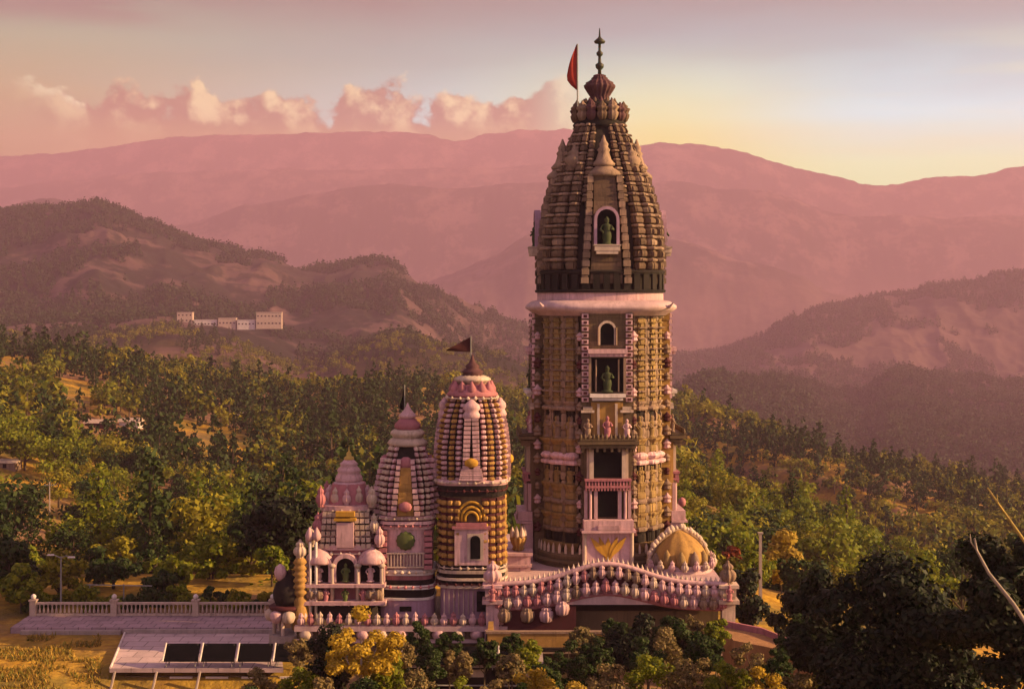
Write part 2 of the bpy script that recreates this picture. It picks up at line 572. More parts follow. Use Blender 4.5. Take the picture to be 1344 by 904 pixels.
def ground_hit(px, py, Y0, Y1, n=600):
    """depth at which the line of sight through a photo pixel meets the ground"""
    Y = np.linspace(Y0, Y1, n)
    g = height((px - CX) / F * Y, Y) - zpy(py, Y)
    k = np.nonzero((g[:-1] < 0) & (g[1:] >= 0))[0]
    return float(Y[k[0] + 1]) if len(k) else float(Y[np.argmin(np.abs(g))])


def at(px, py, Y):
    """world point seen at photo pixel px,py at depth Y"""
    return ((px - CX) / F * Y, Y, zpy(py, Y))


def build_ground():
    pxs = np.concatenate([np.linspace(-700, -60, 90)[:-1], np.linspace(-60, 1404, 733), np.linspace(1404, 2050, 90)[1:]])
    Ys = np.concatenate([np.linspace(-35, 100, 46), np.linspace(100, 600, 170)[1:], np.linspace(600, 3600, 380)[1:],
                         np.linspace(3600, 10000, 240)[1:]])
    P, Yg = np.meshgrid(pxs, Ys)
    X = (P - CX) / F * np.maximum(Yg, 60.0)
    Z = height(X, Yg)
    V = np.column_stack([X.ravel(), Yg.ravel(), Z.ravel()])
    r, c = len(Ys), len(pxs)
    i = (np.arange(r - 1)[:, None] * c + np.arange(c - 1)[None, :]).ravel()
    faces = np.column_stack([i, i + 1, i + 1 + c, i + c])
    m, t, bs, out = mat('hill_ground')
    pos = t.n('ShaderNodeNewGeometry').outputs['Position']
    n1 = t.noise(pos, 0.02, 5.0, 0.6)
    n2 = t.noise(pos, 0.11, 5.0, 0.65)
    n3 = t.noise(pos, 1.3, 4.0, 0.6)
    grass = t.mix(t.ss(n3, 0.3, 0.7), (0.30, 0.155, 0.02), (0.52, 0.30, 0.035))
    grass = t.mix(t.ss(n2, 0.35, 0.65), grass, (0.12, 0.095, 0.025))
    earth = t.mix(t.ss(n2, 0.3, 0.7), (0.17, 0.085, 0.05), (0.27, 0.15, 0.085))
    wood = t.mix(t.ss(n3, 0.35, 0.7), (0.035, 0.036, 0.018), (0.085, 0.07, 0.03))
    c1 = t.mix(t.ss(n1, 0.44, 0.58), grass, earth)
    # the far hills are wooded in patches
    spx = t.n('ShaderNodeSeparateXYZ'); t.t.links.new(pos, spx.inputs[0])
    farf = t.ss(spx.outputs[1], 650.0, 1200.0)
    n4 = t.noise(pos, 0.006, 7.0, 0.62)
    n5 = t.noise(pos, 0.035, 5.0, 0.7)
    wf = t.ss(t.m('ADD', n4, t.m('MULTIPLY', t.m('SUBTRACT', n5, 0.5), 0.7)), 0.40, 0.51)
    low = t.m('SUBTRACT', 1.0, t.ss(spx.outputs[2], -60.0, 190.0))  # fewer woods low down: bright valley haze put into the ground colour
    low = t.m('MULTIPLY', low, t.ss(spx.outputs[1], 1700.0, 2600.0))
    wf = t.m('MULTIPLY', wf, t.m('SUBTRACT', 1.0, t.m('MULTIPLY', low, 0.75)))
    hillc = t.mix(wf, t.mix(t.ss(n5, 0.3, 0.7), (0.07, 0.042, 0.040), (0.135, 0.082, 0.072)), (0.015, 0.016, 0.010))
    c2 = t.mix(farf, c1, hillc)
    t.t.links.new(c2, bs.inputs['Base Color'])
    bs.inputs['Roughness'].default_value = 0.95
    bs.inputs['Specular IOR Level'].default_value = 0.1
    b = t.n('ShaderNodeBump'); b.inputs['Strength'].default_value = 0.6; b.inputs['Distance'].default_value = 0.4
    t.t.links.new(n3, b.inputs['Height']); t.t.links.new(b.outputs[0], bs.inputs['Normal'])
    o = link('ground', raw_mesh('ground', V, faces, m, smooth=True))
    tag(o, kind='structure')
    lo, hi = V.min(0), V.max(0)
    # the air
    hb = MB()
    hb.box(((lo[0] + hi[0]) / 2, (lo[1] + hi[1]) / 2 + 10, (lo[2] - 3 + hi[2] + 12) / 2),
           (hi[0] - lo[0] + 80, hi[1] - lo[1] + 80, hi[2] - lo[2] + 15))
    hm = bpy.data.materials.new('haze_air'); hm.use_nodes = True
    h = NT(hm.node_tree)
    ho = h.n('ShaderNodeOutputMaterial'); pv = h.n('ShaderNodeVolumePrincipled')
    pv.inputs['Color'].default_value = HAZE_COL
    pv.inputs['Density'].default_value = HAZE_D
    pv.inputs['Anisotropy'].default_value = 0.1
    h.t.links.new(pv.outputs[0], ho.inputs['Volume'])
    tag(hb.build('haze', hm), 'pale pink evening haze lying in the valleys', 'haze', kind='stuff')
    return hi[2]


HAZE_D = 1.28e-4
HAZE_COL = (1.0, 0.58, 0.88, 1.0)
TOPZ = build_ground()
# ------------------------------------------------------------------ vegetation
LEAF_OLIVE = foliage('leaf_olive', [(0.055, 0.08, 0.006), (0.13, 0.16, 0.011), (0.23, 0.225, 0.016), (0.09, 0.12, 0.010)], 0.38)
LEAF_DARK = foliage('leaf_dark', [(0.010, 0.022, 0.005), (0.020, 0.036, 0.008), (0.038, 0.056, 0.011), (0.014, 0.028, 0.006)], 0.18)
LEAF_GOLD = foliage('leaf_gold', [(0.13, 0.13, 0.010), (0.21, 0.19, 0.015), (0.30, 0.245, 0.020), (0.10, 0.105, 0.010)], 0.35)
LEAF_YELLOW = foliage('leaf_yellow', [(0.40, 0.25, 0.02), (0.5, 0.33, 0.03), (0.28, 0.19, 0.02), (0.44, 0.30, 0.05)], 0.35)
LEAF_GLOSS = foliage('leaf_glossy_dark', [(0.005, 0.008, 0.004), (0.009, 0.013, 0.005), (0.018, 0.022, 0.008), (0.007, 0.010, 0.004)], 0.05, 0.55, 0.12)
LEAF_BROWN = foliage('leaf_brown', [(0.09, 0.065, 0.03), (0.17, 0.12, 0.045), (0.24, 0.17, 0.07), (0.06, 0.055, 0.02)], 0.25)
LEAF_RED = foliage('leaf_red', [(0.16, 0.03, 0.015), (0.25, 0.05, 0.02), (0.12, 0.03, 0.015)], 0.3)
LEAF_FAR = foliage('leaf_far', [(0.05, 0.07, 0.007), (0.13, 0.15, 0.013), (0.23, 0.20, 0.018), (0.03, 0.046, 0.006), (0.09, 0.115, 0.011)], 0.3)
BARK = paint('bark', (0.11, 0.075, 0.05), 0.5, (0.03, 0.02, 0.015), 0.9, 0.6, 3.0)
PALE_BARK = paint('pale_bark', (0.38, 0.30, 0.24), 0.3, (0.10, 0.07, 0.05), 0.85, 0.4, 3.0)


def leaf_faces(C, Nrm, size, rng, ratio=0.6):
    """one small leaf-shaped quad per centre, facing roughly Nrm"""
    n = len(C)
    Nrm = Nrm + rng.normal(0, 0.55, (n, 3))
    Nrm /= np.linalg.norm(Nrm, axis=1)[:, None] + 1e-9
    R = rng.normal(0, 1, (n, 3))
    U = np.cross(Nrm, R); U /= np.linalg.norm(U, axis=1)[:, None] + 1e-9
    W = np.cross(Nrm, U)
    s = size * rng.uniform(0.6, 1.35, n)[:, None]
    V = np.stack([C - U * s, C - W * s * ratio, C + U * s, C + W * s * ratio], 1).reshape(-1, 3)
    return V


def crown_points(rx, ry, rz, nclump, nleaf, rng, shape='round', clump=0.36):
    """leaf centres and outward normals of a crown made of leaf clumps; origin at the crown's centre"""
    cl = []
    for k in range(nclump):
        if shape == 'pine':
            t = (k + 0.5) / nclump
            a = k * 2.4 + rng.uniform(-0.4, 0.4)
            w = (1 - t) ** 0.75 * rng.uniform(0.35, 0.85)
            cl.append((cos(a) * rx * w, sin(a) * ry * w, rz * (2 * t - 1) * 0.95, clump * (1.15 - 0.75 * t) * rng.uniform(0.8, 1.2)))
        else:
            d = rng.normal(0, 1, 3); d /= np.linalg.norm(d)
            w = rng.uniform(0.45, 0.85)
            if d[2] < -0.3: d[2] *= 0.5
            cl.append((d[0] * rx * w, d[1] * ry * w, d[2] * rz * w, clump * rng.uniform(0.7, 1.3)))
    cl = np.array(cl)
    w = cl[:, 3] ** 2; w /= w.sum()
    idx = rng.choice(len(cl), nleaf, p=w)
    d = rng.normal(0, 1, (nleaf, 3)); d /= np.linalg.norm(d, axis=1)[:, None]
    r = rng.uniform(0.25, 1.0, nleaf) ** 0.5
    m = min(rx, ry, rz) if shape != 'pine' else rx
    off = d * (r * cl[idx, 3] * m)[:, None]
    off[:, 2] *= 0.75
    return cl[idx, :3] + off, d + np.array([0, 0, 0.35]), cl


def quad_ix(n):
    return np.arange(n * 4).reshape(n, 4)


class Kind:
    """one shape of tree: a trunk mesh and a crown mesh that copies share"""
    def __init__(self, h, rx, rz, base, nclump, nleaf, leaf, mats, seed, shape='round', clump=0.36, trunk_r=0.16, bark=None, lean=0.0, ry=None):
        rng = np.random.default_rng(seed)
        ry = ry or rx
        P, Nn, cl = crown_points(rx, ry, rz, nclump, nleaf, rng, shape, clump)
        zc = h - rz * 1.02
        V = leaf_faces(P, Nn, leaf, rng) + np.array([lean, 0, zc])
        self.crowns = []
        first = raw_mesh('crown', V, quad_ix(len(P)), mats[0])
        self.crowns.append(first)
        for m in mats[1:]:
            c = first.copy(); c.materials.clear(); c.materials.append(m); self.crowns.append(c)
        b = MB(); b.sm = True
        top = zc + rz * (0.75 if shape == 'pine' else 0.25)
        pts = [(0, 0, -1.2), (lean * 0.2 + rng.uniform(-.1, .1) * trunk_r, 0, top * 0.35), (lean * 0.7, rng.uniform(-1, 1) * trunk_r, top * 0.7), (lean, 0, top)]
        b.tube(pts, [trunk_r * 1.5, trunk_r * 1.1, trunk_r * 0.8, trunk_r * 0.3], 7)
        for k in range(min(6, nclump)):
            q = cl[k * max(1, nclump // 6) % nclump]
            z0 = min(max(base * 0.9, zc + q[2] - 0.5 * rz), top)
            p0 = (lean * z0 / max(top, .1), 0, z0)
            p2 = (q[0] * 0.9 + lean, q[1] * 0.9, zc + q[2])
            p1 = tuple(0.5 * (a + c) for a, c in zip(p0, p2))
            b.tube([p0, (p1[0], p1[1], p1[2] - 0.05 * h * 0.3), p2], [trunk_r * 0.55, trunk_r * 0.4, trunk_r * 0.12], 5)
        V = np.vstack(b.V)
        self.trunk = raw_mesh('trunk', V, b.Fc, bark or BARK, smooth=True)
        self.h = h

    def place(self, name, loc, s, label, cat, group, variant=0, rz=0.0, sz=None):
        e = empty(name, loc, rz, label, cat, group)
        e.scale = (s, s, sz or s)
        link('crown', self.crowns[variant % len(self.crowns)], e)
        link('trunk', self.trunk, e)
        return e


ROUND = [Kind(6.6, 3.1, 3.1, 0.9, 15, 1050, 0.26, [LEAF_OLIVE, LEAF_DARK, LEAF_GOLD], 10 + k, 'round', 0.42) for k in range(4)]
PINE = [Kind(9.0, 2.5, 4.3, 0.9, 18, 1000, 0.25, [LEAF_DARK, LEAF_OLIVE], 20 + k, 'pine', 0.55, 0.17) for k in range(4)]

# where the slopes are bare: (px, py, half width px, half height px) as dry grass clearings, set on the ground at their own depth
CLEAR = [(95, 522, 36, 24), (140, 570, 56, 16), (40, 698, 58, 24), (285, 584, 54, 16), (215, 656, 38, 14), (70, 720, 48, 12), (335, 606, 30, 12), (20, 484, 30, 14), (230, 566, 50, 8), (200, 706, 40, 12), (0, 664, 20, 12)]


def wooded(x, Y):
    z = height(x, Y)
    px, py = CX + F * x / Y, HY + F * (CZ - z) / Y
    ok = np.ones(len(x), bool)
    for a, b, w, h in CLEAR:
        ok &= (((px - a) / w) ** 2 + ((py - b) / h) ** 2) > 1.0
    ok &= fbm(x / 30, Y / 55, 41, 3) > np.where(px > 690, 0.22, 0.36)
    return ok, px, py, z


def build_forest():
    rng = np.random.default_rng(77)
    n = 34000
    Yt = np.exp(rng.uniform(np.log(128), np.log(1300), n))
    pxt = rng.uniform(-90, 1434, n)
    # even density over the ground: keep in proportion to the area each sample stands for
    keep = rng.uniform(0, 1, n) < np.clip((Yt / 520.0) ** 2, 0.05, 1)
    Yt, pxt = Yt[keep], pxt[keep]
    xt = (pxt - CX) / F * Yt
    ok, px, py, zt = wooded(xt, Yt)
    xt, Yt, px, py, zt = xt[ok], Yt[ok], px[ok], py[ok], zt[ok]
    # no two stems closer than a crown
    order = np.argsort(Yt)
    cell, sel = {}, []
    for i in order:
        q = (3.3 if px[i] < 690 else 2.7) + Yt[i] * 0.0012
        key = (int(xt[i] // 4), int(Yt[i] // 4))
        near = [j for dx in (-1, 0, 1) for dy in (-1, 0, 1) for j in cell.get((key[0] + dx, key[1] + dy), ())]
        if any((xt[i] - xt[j]) ** 2 + (Yt[i] - Yt[j]) ** 2 < q * q for j in near): continue
        cell.setdefault(key, []).append(i); sel.append(i)
    hidden = lambda i: (690 < px[i] < 882 and py[i] < 770) or (500 < px[i] < 668 and py[i] > 590) or (395 < px[i] < 500 and py[i] > 680) or py[i] > 800 or px[i] < -15 or px[i] > 1360
    cand = [i for i in sel if not hidden(i)]
    cand_set = set(cand[:NEAR_TREES])
    far = []
    for i in sel:
        s = rng.uniform(0.6, 1.0) + (rng.uniform(0, 0.6) if rng.uniform() < 0.35 else 0)
        left = px[i] < 640
        pine = vnoise(np.array([xt[i] / 40]), np.array([Yt[i] / 60]), 51)[0] + rng.uniform(-0.25, 0.25) > (0.52 if px[i] < 690 else 0.70)
        gold = rng.uniform() < (0.20 if left else 0.26)
        if i in cand_set:
            k = rng.integers(0, 4)
            a = rng.uniform(0, 6.28)
            side = 'on the slope left of the shrines' if px[i] < 430 else 'in the woods between the shrines and the tower' if px[i] < 690 else 'on the wooded spur right of the tower'
            if pine:
                v = 0 if rng.uniform() < 0.7 else 1
                PINE[k].place('pine_tree', (xt[i], Yt[i], zt[i] - 0.2), s,
                              ('dark pine tree ' if v == 0 else 'olive green pine tree ') + side, 'tree', ('dark' if v == 0 else 'olive') + ' pines ' + side, v, a)
            else:
                v = 2 if gold else (0 if rng.uniform() < 0.66 else 1)
                w_ = ('olive green', 'dark green', 'golden')[v]
                ROUND[k].place('broadleaf_tree', (xt[i], Yt[i], zt[i] - 0.2), s,
                               w_ + ' round topped tree ' + side, 'tree', w_ + ' round trees ' + side, v, a)
        else:
            far.append((xt[i], Yt[i], zt[i] - 0.2, s, 1 if pine else (2 if gold else 0)))
    # the mid hill with the white buildings: sparse dark woods, thick along its crest
    m = 60000
    Yh = rng.uniform(1250, 3600, m); ph = rng.uniform(-60, 1400, m)
    xh = (ph - CX) / F * Yh
    d = fbm(xh / 130, Yh / 190, 61, 4)
    crest = np.clip(1 - np.abs(Yh - ip(ph, CREST_Y)) / 260, 0, 1)
    lim = 0.47 - 0.22 * crest * (ph < 330) - 0.08 * crest
    lim = lim - 0.22 * (ph > 840) * np.clip((2450 - Yh) / 150, 0, 1)
    g = d > lim
    xh, Yh = xh[g], Yh[g]
    zh = height(xh, Yh)
    for x_, y_, z_ in zip(xh, Yh, zh):
        far.append((x_, y_, z_ - 0.5, rng.uniform(0.9, 1.6) * (1.0 + 0.25 * (y_ > 2300)), 3))
    Vs = {0: [], 1: [], 2: []}
    tr = MB()
    proto = []
    for kind, (rx, rz, h, shape, nl, lf) in enumerate([(3.1, 3.1, 6.5, 'round', 170, 0.56), (2.5, 4.2, 9.0, 'pine', 170, 0.5), (3.1, 3.1, 6.5, 'round', 170, 0.56), (3.4, 4.2, 9.0, 'pine', 40, 1.15)]):
        L = []
        for q in range(5):
            r2 = np.random.default_rng(100 + kind * 10 + q)
            P, Nn, cl = crown_points(rx, rx, rz, 11, nl, r2, shape, 0.45)
            L.append(leaf_faces(P, Nn, lf, r2) + np.array([0, 0, h - rz]))
        proto.append(L)
    for x_, y_, z_, s, kind in far:
        a = rng.uniform(0, 6.28)
        B = proto[kind][rng.integers(0, 5)] * s
        c_, s_ = cos(a), sin(a)
        W = B.copy()
        W[:, 0] = B[:, 0] * c_ - B[:, 1] * s_ + x_
        W[:, 1] = B[:, 0] * s_ + B[:, 1] * c_ + y_
        W[:, 2] += z_
        Vs[1 if kind in (1, 3) else kind].append(W)
        if kind < 3: tr.tube([(x_, y_, z_ - 0.5), (x_, y_, z_ + 5.5 * s)], [0.22 * s, 0.1 * s], 4)
    nm = [len(np.vstack(Vs[k])) if Vs[k] else 0 for k in (0, 1, 2)]
    V = np.vstack([np.vstack(Vs[k]) for k in (0, 1, 2) if Vs[k]])
    mi = np.repeat([0, 1, 2], [q // 4 for q in nm])
    o = link('far_woods', raw_mesh('far_woods', V, quad_ix(len(V) // 4), [LEAF_FAR, LEAF_DARK, LEAF_GOLD], mi))
    tag(o, 'far woods that read as one mass over the slopes and hills', 'woods', kind='stuff')
    o2 = tr.build('far_trunks', BARK); o2.parent = o
    tag(o2, kind='stuff')
    print('FOREST individual', len(cand_set), 'far', len(far), 'faces', len(V) // 4)


NEAR_TREES = 290
build_forest()
# ------------------------------------------------------------------ paints and stones of the temple
PINK = paint('pink_paint', (0.68, 0.41, 0.44), 0.75, (0.07, 0.028, 0.032))
ROSE = paint('rose_paint', (0.46, 0.17, 0.20), 0.7, (0.12, 0.05, 0.05))
LILAC = paint('lilac_paint', (0.46, 0.27, 0.37), 0.55, (0.12, 0.08, 0.09))
CREAM = paint('cream_paint', (0.62, 0.46, 0.38), 0.7, (0.13, 0.09, 0.07))
OCHRE = paint('ochre_paint', (0.42, 0.23, 0.065), 0.65, (0.10, 0.06, 0.03))
YELLOW = paint('yellow_paint', (0.55, 0.29, 0.035), 0.55, (0.15, 0.07, 0.03))
BEIGE = paint('beige_stone', (0.155, 0.10, 0.058), 0.75, (0.03, 0.022, 0.016))
RIBSTONE = paint('rib_stone', (0.33, 0.205, 0.082), 0.75, (0.05, 0.03, 0.018), 0.8, 0.5)
SHADOWSTONE = paint('recess_stone', (0.075, 0.05, 0.034), 0.6, (0.02, 0.014, 0.011))  # shade between the ribs put into the shaft's stone colour
STONE = paint('grey_stone', (0.165, 0.10, 0.068), 0.8, (0.018, 0.013, 0.012), 0.85, 0.5)
STONEL = paint('pale_stone', (0.31, 0.20, 0.145), 0.8, (0.03, 0.022, 0.02), 0.85, 0.5)
DARKSHADE = paint('dark_shade_stone', (0.022, 0.015, 0.014), 0.4, (0.015, 0.012, 0.012), 0.9, 0.4)  # near black; shade painted into recesses and behind ribs, own colour elsewhere
MAROON = paint('maroon_paint', (0.085, 0.018, 0.022), 0.5, (0.05, 0.02, 0.02))
WHITE = paint('white_paint', (0.78, 0.66, 0.63), 0.5, (0.25, 0.17, 0.14))
VOID = paint('dark_opening', (0.010, 0.010, 0.011), 0.2, (0.004, 0.004, 0.004), 0.9, 0.1)
GREENP = paint('green_paint', (0.10, 0.12, 0.035), 0.5, (0.04, 0.05, 0.02))
PLUM = paint('plum_paint', (0.115, 0.045, 0.052), 0.6, (0.03, 0.014, 0.018))
DARKGREEN = paint('dark_green_stone', (0.045, 0.055, 0.022), 0.5, (0.01, 0.012, 0.01))
BRONZE = paint('dark_bronze', (0.05, 0.042, 0.03), 0.3, (0.01, 0.01, 0.01), 0.45, 0.2)
GOLD = paint('gold_paint', (0.62, 0.42, 0.10), 0.3, (0.2, 0.1, 0.03), 0.45)
CONCRETE = paint('concrete', (0.42, 0.33, 0.31), 0.5, (0.12, 0.09, 0.08))
PINKSLAB = paint('pink_slab', (0.60, 0.40, 0.42), 0.45, (0.16, 0.11, 0.11))
METAL = paint('grey_metal', (0.30, 0.28, 0.27), 0.3, (0.08, 0.06, 0.05), 0.45, 0.1)
DARKPANEL = paint('dark_sheet', (0.008, 0.008, 0.010), 0.2, (0.004, 0.004, 0.004), 0.85, 0.1)
REDCLOTH = paint('red_cloth', (0.34, 0.035, 0.025), 0.25, (0.12, 0.02, 0.02), 0.9, 0.15)
BLACKCLOTH = paint('dark_cloth', (0.07, 0.018, 0.018), 0.3, (0.02, 0.01, 0.01), 0.9, 0.15)


def se(a, p):
    return 1.0 / (abs(cos(a)) ** p + abs(sin(a)) ** p) ** (1.0 / p)


def se_plan(n, p):
    return [(cos(a) * se(a, p), sin(a) * se(a, p)) for a in [2 * pi * (k + 0.5) / n for k in range(n)]]


def se_frame(a, p):
    e = 1e-3
    q0 = np.array([cos(a - e), sin(a - e)]) * se(a - e, p)
    q1 = np.array([cos(a + e), sin(a + e)]) * se(a + e, p)
    t = (q1 - q0) / np.linalg.norm(q1 - q0)
    return np.array([cos(a), sin(a)]) * se(a, p), t, np.array([t[1], -t[0]])


HALF_OCT = [(-1, -.25), (-1, .45), (-.5, 1), (.5, 1), (1, .45), (1, -.25)]
SQ = [(-1, -.25), (-1, 1), (1, 1), (1, -.25)]
STEP = [(-1, -.25), (-1, .5), (-.62, .5), (-.62, 1), (.62, 1), (.62, .5), (1, .5), (1, -.25)]
PILLOW = [(0, .80), (.12, .98), (.5, 1.05), (.82, .98), (.9, .8), (1, .78)]
FLAT = [(0, 1), (1, 1)]
CUP = [(0, .7), (.3, .8), (.75, 1.15), (1, 1.2)]
LOTUS = [(0, .6), (.25, .95), (.55, 1.1), (.8, .9), (1, .5)]


JIT = random.Random(3)


def stack(mb, a, R, z0, z1, w, d, p, plan=HALF_OCT, prof=PILLOW, off=0.0):
    """one block of a rib on the curved body R(z), looking outwards at angle a"""
    w *= JIT.uniform(.86, 1.10); d *= JIT.uniform(.78, 1.18); a += JIT.uniform(-.006, .006)
    z1 += (z1 - z0) * JIT.uniform(-.10, .06)
    q, t, nn = se_frame(a, p)
    k = len(plan)
    V = []
    for s, sc in prof:
        z = z0 + (z1 - z0) * s
        c = q * R(z)
        for u, v in plan:
            P = c + t * (u * w * sc) + nn * (v * d * sc + off)
            V.append((P[0], P[1], z))
    fs = []
    m = len(prof)
    for i in range(m - 1):
        for j in range(k):
            b = (j + 1) % k
            fs.append((i * k + j, (i + 1) * k + j, (i + 1) * k + b, i * k + b))
    fs.append(tuple(range(k)))
    fs.append(tuple((m - 1) * k + j for j in range(k - 1, -1, -1)))
    mb.add(V, fs)


def curve(tab):
    xs, ys = zip(*sorted(tab))
    xs, ys = np.array(xs), np.array(ys)
    return lambda z: float(np.interp(z, xs, ys))


def smooth_curve(tab):
    xs, ys = zip(*sorted(tab))
    return lambda z: float(ip(np.array([z]), list(zip(xs, ys)))[0])


STATUE = [(0.22, 0), (0.23, .05), (0.15, .08), (0.14, .14), (0.175, .30), (0.165, .42), (0.115, .52), (0.155, .64), (0.16, .70), (0.10, .745), (0.05, .765), (0.075, .80), (0.085, .84), (0.078, .875), (0.10, .89), (0.07, .93), (0.05, .96), (0.015, 1.0)]


def statue(mb, loc, h, rz=0.0):
    """a carved standing figure with bent arms, one surface"""
    mb.sm = True
    mb.lathe([(r * h, z * h) for r, z in STATUE], 10, loc, sy=0.75)
    c_, s_ = cos(rz), sin(rz)
    for s in (-1, 1):
        pts = [(s * .13, 0, .69), (s * .235, -.05, .55), (s * .15, -.17, .56 if s > 0 else .44)]
        mb.tube([(loc[0] + (x * c_ - y * s_) * h, loc[1] + (x * s_ + y * c_) * h, loc[2] + z * h) for x, y, z in pts], [.055 * h, .045 * h, .035 * h], 6)
    mb.sm = False


def arch_poly(w, h, n=10, pointed=0.0):
    """opening outline, base at z=0: straight sides then a round or pointed head"""
    s = h - w / 2 * (1 + pointed)
    P = [(-w / 2, 0), (w / 2, 0), (w / 2, s)]
    for i in range(1, n):
        a = pi * i / n
        P.append((w / 2 * cos(a), s + w / 2 * sin(a) * (1 + pointed * sin(a) ** 4)))
    P.append((-w / 2, s))
    return P


def arch_frame(mb, w, h, t, y0, y1, c, n=10, pointed=0.0):
    """a surround of width t round an arched opening"""
    A, B = arch_poly(w, h, n, pointed)[1:], arch_poly(w + 2 * t, h + t, n, pointed)[1:]
    A = A + [(-w / 2, 0)]; B = B + [(-w / 2 - t, 0)]
    k = len(A)
    V = []
    for y in (y0, y1):
        V += [(p[0] + c[0], y + c[1], p[1] + c[2]) for p in A] + [(p[0] + c[0], y + c[1], p[1] + c[2]) for p in B]
    fs = []
    for i in range(k - 1):
        a0, a1, b0, b1 = i, i + 1, k + i, k + i + 1
        A2 = 2 * k
        fs += [(a0, b0, b1, a1), (a0 + A2, a1 + A2, b1 + A2, b0 + A2), (a0, a1, a1 + A2, a0 + A2), (b0, b0 + A2, b1 + A2, b1)]
    fs += [(0, 2 * k, 3 * k, k), (k - 1, 2 * k - 1, 4 * k - 1, 3 * k - 1)]
    mb.add(V, fs)


POT = [(.42, 0), (.62, .04), (.50, .10), (.86, .18), (1.0, .32), (.96, .46), (.70, .58), (.50, .62), (.66, .68), (.62, .78), (.36, .86), (.18, .90), (.22, .94), (.05, 1.0)]


def pot(mb, c, r, h, lobes=8, depth=.18, n=24):
    n = 32; depth = .3; h *= JIT.uniform(.9, 1.06); r *= JIT.uniform(.92, 1.06)
    mb.lathe([(q * r, z * h) for q, z in POT], n, c, lobes, depth)


# ------------------------------------------------------------------ the tall tower
TY = 96.5
TX = (787 - CX) / F * TY
TZ = 1.45


